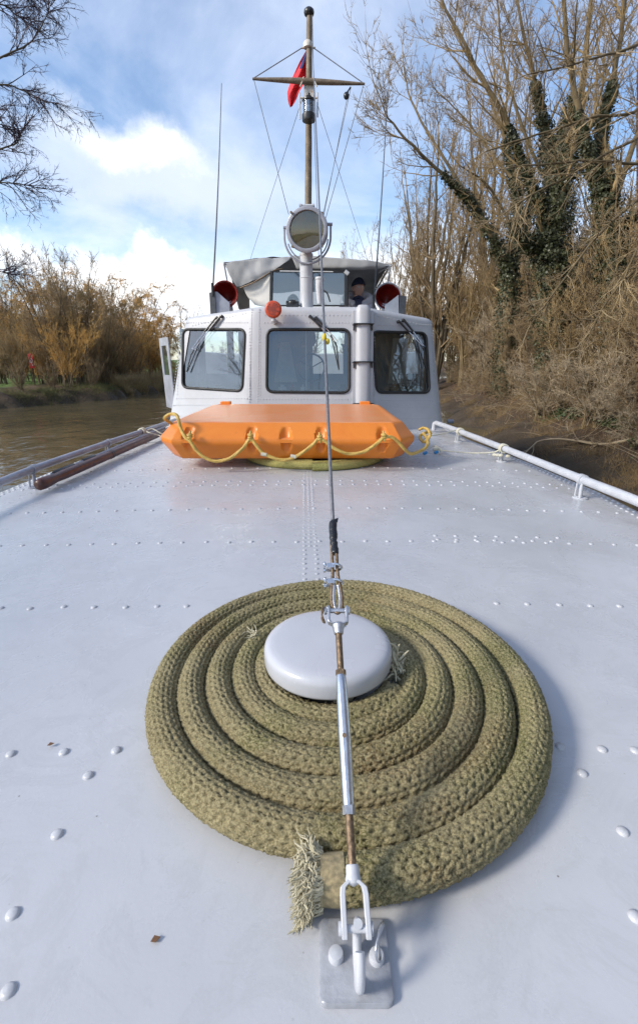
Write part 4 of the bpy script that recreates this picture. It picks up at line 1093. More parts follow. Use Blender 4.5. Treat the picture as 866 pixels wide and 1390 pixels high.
# electrical horn and bracket beside the mast foot
b = MB(); q = atY(434, 385, 5.9); b.lathe([(.0001, .07), (.05, .07), (.055, .06), (.055, .045), (.05, .04)], q, (0, 0, 1), 20); b.tube([q+V((0, 0, .05)), q+V((-.01, 0, -.05)), q+V((.0, .0, -.22))], [.05, .038, .03], 14); b.tube([q+V((.02, 0, .0)), q+V((.03, 0, -.24))], .012, 8)
ho_ = b.build('loudhailer', M['rail'], boat, 50)
b = MB(); b.tube(spline([q+V((.0, -.02, -.06)), q+V((.08, -.02, -.10)), q+V((.12, -.02, -.20))], 14), .008, 8); b.build('cable', M['black'], ho_)

# mast
m0 = atY(418, 350, YM); m1 = atY(420, 22, YM); mt = atY(419.5, 17, YM)
b = MB(); pts = [V((m0.x, YM, 1.40))]+[m0.lerp(m1, k/20) for k in range(21)]; b.tube(pts, [.042]+[.042-.012*k/20+.0012*math.sin(k*2.1) for k in range(21)], 16)
mast = b.build('mast', M['wood'], boat, 60)
b = MB(); b.lathe([(.0001, -.035), (.030, -.035), (.05, -.02), (.055, 0), (.052, .02), (.035, .036), (.0001, .042)], mt, n=24); b.build('mast_truck', M['black'], mast, 60)
ya, yb = atY(343, 107, YM-.06), atY(495, 114, YM-.06)
b = MB(); b.tube([ya.lerp(yb, k/10) for k in range(11)], [.012, .017, .022, .026, .029, .030, .029, .026, .022, .017, .012], 12); b.build('yard', M['wood'], mast, 60)
b = MB(); q = atY(418, 62, YM); b.lathe([(.030, -.03), (.048, -.02), (.05, .02), (.036, .04)], q, n=16); b.tube([q+V((-.07, 0, -.02)), q+V((.08, 0, -.02))], .010, 8); b.build('mast_band', M['rustwhite'], mast, 50)
q = atY(419, 122, YM-.02)
b = MB(); b.box(q+V((0, .0, 0)), (.10, .05, .17)); b.tube([q+V((-.05, -.06, .09)), q+V((-.09, -.06, .0))], .008, 6); b.tube([q+V((.05, -.06, .09)), q+V((.09, -.06, .0))], .008, 6)
l_ = atY(407, 133, YM-.1); r_ = atY(431, 133, YM-.1); b.tube([l_+V((0, 0, .05)), l_-V((0, 0, .20))], .008, 6); b.tube([r_+V((0, 0, .05)), r_-V((0, 0, .18))], .008, 6); b.tube([l_, r_], .010, 6)
b.build('lamp_bracket', M['rustwhite'], mast, 40)
q = atY(419, 148, YM-.12)
b = MB(); b.lathe([(.0001, -.115), (.068, -.115), (.072, -.10), (.072, -.055), (.062, -.05), (.062, -.045)], q, n=28); b.lathe([(.064, .07), (.068, .075), (.066, .09), (.04, .10), (.03, .12), (.018, .125), (.018, .145), (.0001, .15)], q, n=28); 
for a_ in (.9, 2.2, 4.0, 5.4): b.tube([q+V((.063*math.cos(a_), .063*math.sin(a_), -.05)), q+V((.063*math.cos(a_), .063*math.sin(a_), .075))], .005, 6)
lp = b.build('mast_lantern', M['black'], boat, 45)
b = MB(); b.lathe([(.058, -.05)]+[(.058+.003*(k % 2), -.05+k*.01) for k in range(1, 12)]+[(.058, .07)], q, n=28); b.build('lantern_glass', M['lampglass'], lp, 80)
b = MB(); b.lathe([(.0001, -.04), (.045, -.04), (.045, .0), (.02, .03), (.0001, .04)], q, n=16); b.build('lantern_bulb', M['white'], lp, 60)
# spotlight block hanging under yard
q = atY(470, 130, YM-.06); b = MB(); b.ball(q, .034, 12, 9, (.9, .8, 1.1)); b.tube([q+V((0, 0, .02)), atY(476, 118, YM-.06)], .008, 6); b.build('halyard_block', M['black'], mast, 60)
# standing rigging
def rig(p, q, r=.0042, mat='wire', n=5, sag=.0):
    pts = [p.lerp(q, k/12)-V((0, 0, sag*4*(k/12)*(1-k/12))) for k in range(13)]
    b = MB(); b.tube(pts, r, n); b.build('rigging_line', M[mat], boat, 60)
top = atY(418, 64, YM)
rig(top+V((-.05, 0, 0)), ya, .0055); rig(top+V((.05, 0, 0)), yb, .0055)
rig(atY(345, 109, YM-.06), atY(392, 291, 6.0)); rig(atY(493, 117, YM-.06), atY(441, 300, 6.0))
rig(atY(476, 120, YM-.06), atY(437, 298, 6.0), .0035); rig(atY(473, 124, YM-.06), atY(432, 330, 6.0), .0035)
rig(atY(424, 20, YM-.04), atY(427, 180, YM-.05), .004)
rig(atY(427, 180, YM-.05), atY(433, 360, 5.95), .004)
rig(atY(410, 135, YM), atY(318, 420, 9.6), .003); rig(atY(432, 145, YM), atY(520, 420, 9.6), .003)
rig(atY(404, 60, YM), atY(398, 290, 7), .002) if False else None

# flag on the halyard
fg = MB(); nu, nv = 14, 16; vs = []
for j in range(nv):
    t = j/(nv-1)
    for i in range(nu):
        u = i/(nu-1)
        # hoist edge near the mast, fly hanging down to port
        l_ = V((417.5, 66+36*t)) if False else None
        xl = 416+(392-416)*t**.75*1.0; xr = 421-6*max(0, t-.45)**1.0*4.6
        if t > .5: xl = np.interp(t, [.5, .72, .9, 1], [396, 390, 391, 394.0]); xr = np.interp(t, [.5, .6, .75, .9, 1], [417, 414, 406, 402, 397])
        else: xl = np.interp(t, [0, .2, .5], [416, 407, 396]); xr = np.interp(t, [0, .2, .5], [420, 421, 417])
        px = xl+(xr-xl)*u; py = 66+78*t+ (1-u)*2
        Y = YM+.05+.035*math.sin(u*9+t*2.5)*min(1, t*4)
        vs.append(atY(px, py, Y))
fg.add(vs, [(j*nu+i, j*nu+i+1, (j+1)*nu+i+1, (j+1)*nu+i) for j in range(nv-1) for i in range(nu-1)])
fo_ = fg.build('flag', M['flag'], None, 80, thick=.002, org=m1); tag(fo_, 'limp red flag hanging behind the mast yard', 'flag')
b = MB(); k_ = [(j, i) for j in range(0, 5) for i in range(3, 8)]
vv = [V(vs[j*nu+i])+V((0, -.006, 0)) for j in range(0, 6) for i in range(3, 8)]
b.add(vv, [(j*5+i, j*5+i+1, (j+1)*5+i+1, (j+1)*5+i) for j in range(5) for i in range(4)]); b.build('canton', M['flagblue'], fo_, 80)

# whip aerials
if 0:
    pass
for p0, p1, Yb in (((289, 396), (301, 113), 6.2), ((507, 412), (526, 125), 6.2)):
    a_ = atY(*p0, Yb); c_ = atY(*p1, Yb); b = MB(); L_ = (c_-a_).length; bow = V((.01, 0, 0))
    b.tube([a_.lerp(c_, k/16)+bow*math.sin(k/16*3.14) for k in range(17)], [.011-.0075*k/16 for k in range(17)], 8); o = b.build('whip_aerial', M['darkgrey'], boat, 60)
    b = MB(); b.tube([a_-V((0, 0, .05)), a_+V((0, 0, .10))], .018, 10); b.build('aerial_base', M['black'], o, 50)

# ventilator cowls with red mouths, and sidelight boards
def cowl(px, py, rp, s, Y=6.35):
    c = atY(px, py, Y); r = rp/650*(Y*cT-(c.z-H)*sT); z0 = 1.22
    # swept bell: neck up, bend forward
    prof_p = [V((c.x, Y+.16, z0)), V((c.x, Y+.16, c.z-.10)), V((c.x, Y+.14, c.z-.02)), V((c.x, Y+.08, c.z+.01)), V((c.x, Y+.0, c.z)), V((c.x, Y-.03, c.z))]
    b = MB(); b.tube(spline(prof_p, 22), [.055]*6+[.06, .065, .075, .085, .095, .105, .115, .125, .133, .140, .146, .150, .154, .158, .162, r+.005], 28, caps=False)
    o = b.build('ventilator_cowl', M['canvas' if False else 'rail'], boat, 70)
    b = MB(); b.tube(spline(prof_p, 22), [.05]*6+[.055, .06, .07, .08, .09, .10, .11, .12, .128, .135, .141, .145, .149, .153, .156, r-.001], 28, caps=False); b.f.append(tuple(range(28)))
    b.build('red_lining', M['red'], o, 70)
    b = MB(); b.tube([V((c.x, Y-.03, c.z))+V((r*math.cos(a_), 0, r*math.sin(a_))) for a_ in np.linspace(0, 6.283, 37)[:-1]], .008, 8, closed=True); b.build('cowl_rim', M['red' if s < 0 else 'rail'], o, 70)
cowl(306, 400, 17, -1); cowl(526, 403, 17.5, 1)
def sideboard(pts, blk, name):
    Y = 6.22; b = MB(); P = [atY(x, y, Y) for x, y in pts]; n = len(P)
    b.add(P+[p+V((0, .035, 0)) for p in P], [tuple(range(n)), tuple(range(2*n-1, n-1, -1))]+[(k, n+k, n+(k+1) % n, (k+1) % n) for k in range(n)])
    o = b.build('sidelight_board', M['rail_worn' if name == 'port' else 'rail'], boat, 20, bevel=.003)
    P = [atY(x, y, Y-.02) for x, y in blk]; n = len(P); b = MB()
    b.add(P+[p+V((0, .30, 0)) for p in P], [tuple(range(n)), tuple(range(2*n-1, n-1, -1))]+[(k, n+k, n+(k+1) % n, (k+1) % n) for k in range(n)]); b.build('board_edge', M['darkgrey'], o, 20, bevel=.004)
sideboard([(292, 396), (295, 396), (312, 411), (312, 424), (293, 430)], [(284, 397), (292, 396), (294, 429), (286, 430)], 'port')
sideboard([(541, 400), (523, 414), (521, 428), (541, 432)], [(543, 401), (552, 402), (549, 432), (541, 431)], 'starboard')

# windscreen of the open bridge
YW = 6.45
b = MB()
def bar(p, q, r, Y=YW): b.tube([atY(*p, Y), atY(*q, Y)], r, 6)
bar((369, 368), (368, 416), .022); bar((470, 369), (470, 416), .026); bar((368, 369), (470, 370), .008); bar((368, 415), (470, 415), .012)
ws = b.build('bridge_windscreen', M['black'], boat, 40)
b = MB(); b.add([atY(369, 369, YW), atY(470, 370, YW), atY(470, 415, YW), atY(368, 415, YW)], [(0, 1, 2, 3)]); b.build('clear_panel', M['plastic'], ws, 0, thick=.003)
b = MB(); b.tube([atY(380, 368, YW-.02), atY(412, 368.5, YW-.02)], .007, 6); b.tube([atY(424, 368.5, YW-.02), atY(452, 369, YW-.02)], .007, 6); b.tube([atY(468, 368, YW-.03), atY(473, 372, YW-.03)], .025, 8); b.build('screen_batten', M['white'], ws, 40)
b = MB(); b.box((-.15, YW+.02, 1.38), (1.2, .05, .16)); b.build('screen_sill', M['house'], ws, 30, bevel=.01)

# canopy
def cloth(ctrl, nu, nv, name, mat, wr=.006, seed=0):
    """ctrl: rows of control points, bilinear/spline patch with wrinkles"""
    rowsU = [spline(r_, nu) for r_ in ctrl]; vs = []
    cols = [spline([rw[i] for rw in rowsU], nv) for i in range(nu)]
    for j in range(nv):
        for i in range(nu):
            p = cols[i][j]; q = noise.noise(V((p.x*4+seed, p.y*2.2, p.z*4)))+.5*noise.noise(V((p.x*11+seed, p.y*5, p.z*8)))
            vs.append(p+V((0, -wr*q*1.2, wr*q)))
    b = MB(); b.add(vs, [(j*nu+i, j*nu+i+1, (j+1)*nu+i+1, (j+1)*nu+i) for j in range(nv-1) for i in range(nu-1)])
    return b.build(name, mat, cano, 80, thick=.004)
cano = empty('canopy', (0, 0, 0)); cano.parent = boat; cano.location = V((-.15, 7.4, 2.1))-boat.location
YF = 6.5
fl, fm1, fm, fm2, frr = atY(304, 357, YF), atY(345, 351, YF+.05), atY(395, 348, YF+.1), atY(460, 351, YF+.05), atY(529, 359, YF)
back = lambda p, dz: V((p.x*1.0, 8.7, p.z+dz))
cloth([[fl, fm1, fm, fm2, frr], [V((p.x, 7.5, p.z+dz)) for p, dz in ((fl, -.03), (fm1, .0), (fm, .02), (fm2, .0), (frr, -.03))], [back(p, -.14) for p in (fl, fm1, fm, fm2, frr)]], 60, 40, 'canopy_roof', M['canvas'], .016)
cloth([[atY(305, 357, YF-.01), atY(350, 351, YF+.03), atY(396, 348.5, YF+.08)], [atY(312, 374, YF-.02), atY(345, 370, YF-.04), atY(388, 357, YF+.0)], [atY(322, 390, YF+.02), atY(340, 383, YF-.03), atY(370, 368, YF-.03)]], 40, 26, 'front_flap', M['canvas'], .02, 3)
cloth([[atY(330, 389, YF+.04), atY(350, 380, YF+.02), atY(368, 370, YF-.02)], [atY(336, 402, YF+.05), atY(352, 398, YF+.02), atY(368, 393, YF-.02)], [atY(346, 414, YF+.03), atY(356, 416, YF), atY(368, 417, YF-.02)]], 26, 20, 'side_screen', M['canvas_w'], .008, 5)
cloth([[fm+V((0, -.02, .005)), fm2+V((0, -.02, .005)), frr+V((0, -.02, .005))], [atY(402, 364, YF+.06), atY(462, 362.5, YF), atY(520, 363, YF)], [atY(404, 368, YF+.10), atY(462, 367, YF+.06), atY(512, 366, YF+.06)]], 40, 12, 'front_valance', M['canvas'], .014, 7)
b = MB(); b.tube(spline([atY(326, 391, YF-.02), atY(345, 383, YF-.05), atY(372, 367, YF-.05), atY(384, 365, YF-.05)], 20), .008, 6); b.build('flap_hem', M['brown_cloth' if False else 'rusty'], cano, 60)
cloth([[V((fl.x, YF, fl.z)), V((fl.x-.02, 8.6, fl.z-.12))], [V((fl.x+.05, YF+.05, 1.95)), V((fl.x+.02, 8.6, 1.9))], [V((fl.x+.1, YF+.4, 1.5)), V((fl.x, 8.6, 1.4))]], 24, 16, 'port_curtain', M['canvas_w'], .02, 9)
# starboard side: roof cloth folded down aft
cloth([[frr+V((0, .02, 0)), V((frr.x, 8.6, frr.z-.12))], [frr+V((-.10, .9, -.25)), V((frr.x, 8.6, 1.8))], [frr+V((-.20, 1.3, -.50)), V((frr.x-.05, 8.6, 1.45))]], 20, 14, 'starboard_curtain', M['canvas'], .02, 12)
b = MB()
for px, y0_ in ((304, 357), (530, 360)):
    p = atY(px, y0_, YF-.02); b.tube([p, V((p.x+(.03 if px < 400 else -.03), p.y+.60, 1.2))], .011, 8); b.tube([V((p.x, 8.65, p.z-.12)), V((p.x, 8.65, .6))], .013, 8); b.tube([p, V((p.x, 8.65, p.z-.13))], .011, 8)
b.tube([atY(530, 360, YF-.02), atY(500, 378, YF+1.3)], .012, 8)
b.tube([fl-V((0, 0, .012)), fm-V((0, 0, .015)), frr-V((0, 0, .012))], .011, 8)
b.build('canopy_frame', M['rail'], cano, 60)
# open port door
b = MB(); w0, w1 = -2.14, -1.90; z0_, z1_ = .18, 1.10; Yd = 6.75
axd = V((math.sin(R(65)), -math.cos(R(65))*0+.25, 0)).normalized()
c = V((-2.02, Yd, 0)); W_ = .24
lean = V((.055, 0, 0))
def dbox(x0, x1, a0, a1, yy=0): 
    cx = (x0+x1)/2; 
    p = [V((w0+.24*x0+.10*z_, Yd+yy+.25*x0, z_)) for z_ in (0,)]
    vs = []
    for z_ in (a0, a1):
        for xx, dy in ((x0, 0), (x1, 0), (x1, .035), (x0, .035)): vs.append(V((w0-.02+.24*xx+.035*z_*-1.2+.04, Yd-.4*xx+dy+yy, z_)))
    b.add(vs, [(0, 3, 2, 1), (4, 5, 6, 7), (0, 1, 5, 4), (1, 2, 6, 5), (2, 3, 7, 6), (3, 0, 4, 7)])
dbox(0, .22, z0_, z1_); dbox(.78, 1.0, z0_, z1_); dbox(.22, .78, z1_-.10, z1_); dbox(.22, .78, z0_, .62)
dr = b.build('side_door', M['rail_worn'], boat, 30)
b = MB(); vs = [V((w0+.02+.24*xx-.042*z_, Yd-.4*xx+.015, z_)) for xx, z_ in ((.22, .62), (.78, .62), (.78, 1.0), (.22, 1.0))]; b.add(vs, [(0, 1, 2, 3)]); b.build('door_pane', M['glass'], dr, 0)

# ================================================================== PEOPLE on the open bridge behind the wheelhouse
def skin_mesh(joints, edges, radii, root=0, sub=2):
    me = bpy.data.meshes.new('tmp'); me.from_pydata([tuple(j) for j in joints], edges, []); me.update()
    o = bpy.data.objects.new('tmp', me); COL.objects.link(o)
    mo = o.modifiers.new('skin', 'SKIN'); mo.use_smooth_shade = True
    for i, r_ in enumerate(radii):
        sv_ = me.skin_vertices[0].data[i]; sv_.radius = r_ if isinstance(r_, tuple) else (r_, r_); sv_.use_root = (i == root)
    m2 = o.modifiers.new('sub', 'SUBSURF'); m2.levels = m2.render_levels = sub
    dg = bpy.context.evaluated_depsgraph_get(); dg.update(); ev = o.evaluated_get(dg); m = ev.to_mesh()
    vs = [v.co.copy() for v in m.vertices]; fs = [tuple(p.vertices) for p in m.polygons]; ev.to_mesh_clear()
    bpy.data.objects.remove(o); bpy.data.meshes.remove(me); return vs, fs
def head_geo(c, yaw, pitch, s=1.0):
    """face towards -Y before yaw"""
    n, m = 28, 22; vs = []
    for i in range(m+1):
        ph = math.pi*i/m
        for k in range(n):
            a = 2*math.pi*k/n; x = math.sin(ph)*math.sin(a); y = -math.sin(ph)*math.cos(a); z = math.cos(ph)
            X = x*.076; Yy = y*.095; Z = z*.118
            if z < 0: X *= 1-.30*(-z)**1.5; Yy *= 1-.12*(-z)
            f = max(0, -y)
            if f > .3:   # face features
                nose = math.exp(-((x/.16)**2))*math.exp(-(((z+.18)/.22)**2)); Yy -= .022*nose*f
                eye = math.exp(-(((abs(x)-.38)/.16)**2))*math.exp(-(((z-.04)/.11)**2)); Yy += .012*eye*f
                brow = math.exp(-(((z-.22)/.09)**2)); Yy -= .006*brow*f
                mouth = math.exp(-((x/.30)**2))*math.exp(-(((z+.52)/.05)**2)); Yy += .007*mouth*f
                lip = math.exp(-((x/.26)**2))*(math.exp(-(((z+.45)/.05)**2))+math.exp(-(((z+.59)/.05)**2))); Yy -= .006*lip*f
                chin = math.exp(-((x/.3)**2))*math.exp(-(((z+.82)/.14)**2)); Yy -= .010*chin*f
            vs.append(V((X, Yy, Z)))
    fs = [(i*n+k, (i+1)*n+k, (i+1)*n+(k+1) % n, i*n+(k+1) % n) for i in range(m) for k in range(n)]
    mtx = Matrix.Translation(c) @ Matrix.Rotation(yaw, 4, 'Z') @ Matrix.Rotation(pitch, 4, 'X') @ Matrix.Scale(s, 4)
    b = MB()
    for sx_ in (-1, 1): b.ball((sx_*.078, .008, -.005), .026, 10, 8, (.45, .8, 1.25))
    vs += [V(p) for p in b.v]; o_ = (m+1)*n; fs += [tuple(i+o_ for i in f) for f in b.f]
    return [mtx @ v for v in vs], fs, mtx
def person(name, x, Y, headz, yaw, label, tilt=.0, hood=True, capcol='navy', lean=0):
    base = V((x, Y, headz-1.62)); p = empty('person', base, label, 'person')
    h = headz; J = {}
    neck = V((x, Y, h-.13)); chest = V((x, Y+.03, h-.36)); waist = V((x, Y+.03, h-.60)); pel = V((x, Y+.02, h-.74))
    joints = [pel, waist, chest, neck, neck+V((0, -.01, .08))]; ed = [(0, 1), (1, 2), (2, 3), (3, 4)]; rad = [(.15, .11), (.135, .10), (.165, .11), (.062, .062), (.058, .058)]
    for s_ in (-1, 1):
        k = len(joints)
        joints += [V((x+s_*.18, Y+.03, h-.27)), V((x+s_*.24, Y-.02, h-.52)), V((x+s_*.17, Y-.24, h-.56)), V((x+s_*.155, Y-.31, h-.555))]
        ed += [(2, k), (k, k+1), (k+1, k+2), (k+2, k+3)]; rad += [.062, .047, .034, .030]
        k = len(joints)
        joints += [V((x+s_*.10, Y+.02, h-.84)), V((x+s_*.11, Y, h-1.18)), V((x+s_*.115, Y+.03, h-1.54)), V((x+s_*.12, Y-.12, h-1.59))]
        ed += [(0, k), (k, k+1), (k+1, k+2), (k+2, k+3)]; rad += [.088, .062, .045, .035]
        # hand: palm and fingers closing on the wheel rim
        wr = len(joints)-5; hp = joints[wr]
        for f_ in range(4):
            k = len(joints); fx = (f_-1.5)*.019
            joints += [hp+V((fx, -.045, .004)), hp+V((fx*1.05, -.080, -.004)), hp+V((fx*1.05, -.092, -.032)), hp+V((fx, -.075, -.048))]
            ed += [(wr, k), (k, k+1), (k+1, k+2), (k+2, k+3)]; rad += [.0105, .009, .0085, .0075]
        k = len(joints); joints += [hp+V((-s_*.030, -.020, -.006)), hp+V((-s_*.045, -.050, -.022))]; ed += [(wr, k), (k, k+1)]; rad += [.011, .009]
    vs, fs = skin_mesh(joints, ed, rad, 0, 2)
    hc = V((x, Y-.015, h)); hv_, hf, mtx = head_geo(hc, yaw, tilt)
    b = MB(); b.add(vs, fs); b.add(hv_, hf)
    o = b.build('body', M['skin'], p, 180); r_ = o.modifiers.new('r', 'REMESH'); r_.mode = 'VOXEL'; r_.voxel_size = .0062; r_.use_smooth_shade = True
    for s_ in (-1, 1):
        b = MB(); b.ball(mtx @ V((s_*.030, -.080, .006)), .0115, 10, 8); b.build('eye', M['white'], p, 80)
        b = MB(); b.ball(mtx @ V((s_*.030, -.0905, .006)), .0045, 8, 6); b.build('pupil', M['black'], p, 80)
    # coat: torso and sleeves, slightly larger
    jj = [pel+V((0, 0, -.10)), waist, chest, V((x, Y+.02, h-.20))]; ee = [(0, 1), (1, 2), (2, 3)]; rr_ = [(.20, .16), (.185, .145), (.215, .15), (.13, .10)]
    for s_ in (-1, 1):
        k = len(jj); jj += [V((x+s_*.20, Y+.03, h-.27)), V((x+s_*.265, Y-.02, h-.52)), V((x+s_*.18, Y-.23, h-.56))]; ee += [(2, k), (k, k+1), (k+1, k+2)]; rr_ += [.095, .078, .056]
    vs, fs = skin_mesh(jj, ee, rr_, 0, 2); b = MB(); b.add(vs, fs); b.build('coat', M['coat'] if hood else M['navy'], p, 180)
    b = MB()
    if hood:  # thick fallen hood around the neck, opening at the front
        pts = []; rad = []
        for a_ in np.linspace(-2.75, 2.75, 30):
            w = (1+math.cos(a_))/2; sd_ = abs(math.sin(a_)); pts.append(V((x+(.070+.085*sd_)*math.sin(a_)*1.05, Y+.02+.13*math.cos(a_), h-.235+.165*w**.8))); rad.append(.040+.028*w)
        b.tube(pts, rad, 14); b.build('hood', M['coat'], p, 180)
        b = MB(); b.add([V((x-.062, Y-.118, h-.14)), V((x+.062, Y-.118, h-.14)), V((x+.012, Y-.175, h-.33)), V((x-.012, Y-.175, h-.33)), V((x, Y-.165, h-.17))], [(0, 4, 3), (4, 2, 3), (4, 1, 2)])
        b.tube([V((x+.070*math.sin(a_), Y-.005-.080*math.cos(a_), h-.150+.02*math.cos(a_*2))) for a_ in np.linspace(0, 6.283, 25)[:-1]], .026, 10, closed=True)
        b.build('scarf', M['navy'], p, 180)
    # hat / hair
    b = MB(); n, m = 24, 10; vs = []
    for i in range(m+1):
        ph = (math.pi*(.47 if hood else .56))*i/m
        for k in range(n):
            a_ = 2*math.pi*k/n; q = V((math.sin(ph)*math.sin(a_)*.086, -math.sin(ph)*math.cos(a_)*.106+.004, math.cos(ph)*.126+.002))
            if i > m*.75 and math.cos(a_) > .3 and not hood: q.z += .02
            if hood and math.cos(a_) > 0: q.z += .03*math.cos(a_)*i/m
            if not hood: q += V((rnd.uniform(-1, 1), rnd.uniform(-1, 1), rnd.uniform(-1, 1)))*.004
            vs.append(mtx @ q)
    b.add(vs, [(i*n+k, (i+1)*n+k, (i+1)*n+(k+1) % n, i*n+(k+1) % n) for i in range(m) for k in range(n)])
    if hood:  # short peak
        pk = []
        for r0_, dz in ((0, 0), (1, -.008)):
            for k in range(9):
                a_ = -1.0+2.0*k/8; pk.append(mtx @ V((math.sin(a_)*(.080+.008*r0_), -.090*math.cos(a_)-.045*r0_*math.cos(a_)-.004, .048+dz)))
        b.add(pk, [(k, k+1, 10+k, 9+k) for k in range(8)])
    b.build('cap' if hood else 'hair', M[capcol], p, 180, thick=.008)
    # trousers
    jj = [pel, V((x-.10, Y+.02, h-.84)), V((x-.11, Y, h-1.18)), V((x-.115, Y+.03, h-1.54)), V((x+.10, Y+.02, h-.84)), V((x+.11, Y, h-1.18)), V((x+.115, Y+.03, h-1.54))]
    vs, fs = skin_mesh(jj, [(0, 1), (1, 2), (2, 3), (0, 4), (4, 5), (5, 6)], [.16, .11, .085, .07, .11, .085, .07], 0, 2); b = MB(); b.add(vs, fs); b.build('trousers', M['trouser'], p, 180)
    b = MB()
    for s_ in (-1, 1): b.ball(V((x+s_*.12, Y-.05, h-1.585)), .06, 12, 8, (.8, 2.0, .6))
    b.build('shoes', M['black'], p, 80)
    return p
q = atY(486, 391, 7.0); person('person', q.x, 7.0, q.z, R(22), 'person in pale hooded coat, navy cap and scarf under the canopy', tilt=.05)
q = atY(398, 413, 7.15); person('person', q.x, 7.15, q.z, R(-5), 'brown haired person in dark clothes behind the clear bridge windscreen', hood=False, capcol='hair')
b = MB(); b.box((-.15, 8.4, .08), (3.2, 2.9, .05)); b.build('cockpit_floor', M['darkgrey'], boat, 30)

# ================================================================== VEGETATION
def vt(P, D, L, Rd, B, k=3, seed=0):
    """many thin three-sided tapering curved twigs at once"""
    N = len(P); L = np.asarray(L).reshape(-1, 1); Rd = np.asarray(Rd).reshape(-1, 1)
    a = np.cross(D, np.tile([[.31, .62, .72]], (N, 1))); a /= np.linalg.norm(a, axis=1)[:, None]+1e-9; c = np.cross(D, a)
    out = np.empty((N, 3*k+1, 3))
    for j in range(k):
        t = j/k; cen = P+D*L*t+B*L*t*t; r_ = Rd*(1-.75*t)
        for s in range(3):
            an = s*2.0944; out[:, 3*j+s] = cen+(a*math.cos(an)+c*math.sin(an))*r_
    out[:, 3*k] = P+D*L+B*L
    T = []
    for j in range(k-1):
        for s in range(3):
            s2 = (s+1) % 3; T += [(3*j+s, 3*j+s2, 3*j+3+s2), (3*j+s, 3*j+3+s2, 3*j+3+s)]
    for s in range(3): T.append((3*(k-1)+s, 3*(k-1)+(s+1) % 3, 3*k))
    T = np.array(T); fs = (np.arange(N)[:, None, None]*(3*k+1)+T[None]).reshape(-1, 3)
    return out.reshape(-1, 3), fs
def nrm(a): return a/(np.linalg.norm(a, axis=1)[:, None]+1e-9)
def merge(L_):
    vs = []; fs = []; o = 0
    for v, f in L_: vs.append(v); fs.append(f+o); o += len(v)
    return np.concatenate(vs), np.concatenate(fs)
class Tree:
    def __init__(s, seed, up=.15, droop=0., wob=.16): s.r = random.Random(seed); s.n = np.random.RandomState(seed); s.wood = MB(); s.fine = MB(); s.src = []; s.up = up; s.droop = droop; s.wob = wob
    def limb(s, pts, r0, r1, kids=8, klen=2.0, lvl=1, t0=.25, sides=8, sub=5):
        P = spline(pts, max(8, 3*len(pts))); n = len(P)
        for i in range(1, n-1): P[i] = P[i]+V((s.r.uniform(-1, 1), s.r.uniform(-1, 1), s.r.uniform(-1, 1)))*r0*.25
        rad = [r0+(r1-r0)*(i/(n-1))**.8 for i in range(n)]
        (s.wood if lvl <= 1 else s.fine).tube(P, rad, sides, caps=False)
        for _ in range(kids):
            t = t0+(1-t0)*s.r.random(); i = min(n-2, int(t*(n-1))); p = P[i]; d = (P[i+1]-P[i]).normalized()
            s.grow(p, s.turn(d, s.r.uniform(.4, 1.0)), klen*s.r.uniform(.5, 1.2)*(1.15-.5*t), max(.012, rad[i]*.45), lvl+1, sub)
        s.grow(P[-1], (P[-1]-P[-2]).normalized(), klen*.8, r1, lvl+1, sub)
    def turn(s, d, a):
        x, y, z = frame(d); ph = s.r.uniform(0, 6.283); return (z*math.cos(a)+(x*math.cos(ph)+y*math.sin(ph))*math.sin(a)).normalized()
    def grow(s, p, d, L, r, lvl, sub):
        n = 6; P = [p.copy()]; q = p.copy(); dd = d.copy()
        for i in range(n):
            dd = (dd+V((s.r.uniform(-1, 1), s.r.uniform(-1, 1), s.r.uniform(-1, 1)))*s.wob+V((0, 0, s.up-s.droop*i/n))).normalized(); q = q+dd*L/n; P.append(q.copy())
        rad = [r*(1-.8*i/n) for i in range(n+1)]
        s.fine.tube(P, rad, 5 if lvl == 2 else 3, caps=False)
        if lvl <= 2:
            for _ in range(sub):
                i = s.r.randint(1, n-1); s.grow(P[i], s.turn((P[i+1]-P[i]).normalized(), s.r.uniform(.4, .95)), L*s.r.uniform(.35, .6), max(.007, rad[i]*.5), lvl+1, sub)
        s.src.append(([tuple(v) for v in P], L, rad[1]))
    def finish(s, n3=4, n4=5, l3=.38, l4=.5, tw=.0045, minL=.25):
        A = np.array([x[0] for x in s.src]); L = np.array([x[1] for x in s.src])
        m, k, _ = A.shape
        def samp(cnt):
            idx = s.n.randint(0, m, int(m*cnt)); j = s.n.randint(1, k-1, len(idx)); u = s.n.rand(len(idx))[:, None]
            p = A[idx, j]*(1-u)+A[idx, j+1 if False else np.minimum(j+1, k-1)]*u; d = nrm(A[idx, np.minimum(j+1, k-1)]-A[idx, j]+1e-6); return idx, p, d
        idx, p, d = samp(n3)
        D = nrm(d+s.n.randn(len(p), 3)*.55+np.array([[0, 0, s.up*.8-s.droop*.5]])); LL = np.maximum(minL, L[idx]*l3)*s.n.uniform(.5, 1.2, len(p))
        B = s.n.randn(len(p), 3)*.10+np.array([[0, 0, s.up*.5-s.droop*.6]])
        parts = [vt(p, D, LL, tw*1.5, B, 3)]
        # twigs on branchlets
        i2 = s.n.randint(0, len(p), int(len(p)*n4)); t = s.n.uniform(.1, 1, len(i2))[:, None]
        p2 = p[i2]+D[i2]*LL[i2][:, None]*t+B[i2]*LL[i2][:, None]*t*t
        D2 = nrm(D[i2]+s.n.randn(len(i2), 3)*.5+np.array([[0, 0, s.up*.5-s.droop*.6]])); L2 = LL[i2]*l4*s.n.uniform(.4, 1.2, len(i2))
        parts.append(vt(p2, D2, L2, tw, s.n.randn(len(i2), 3)*.12+np.array([[0, 0, s.up*.3-s.droop*.5]]), 2))
        return parts
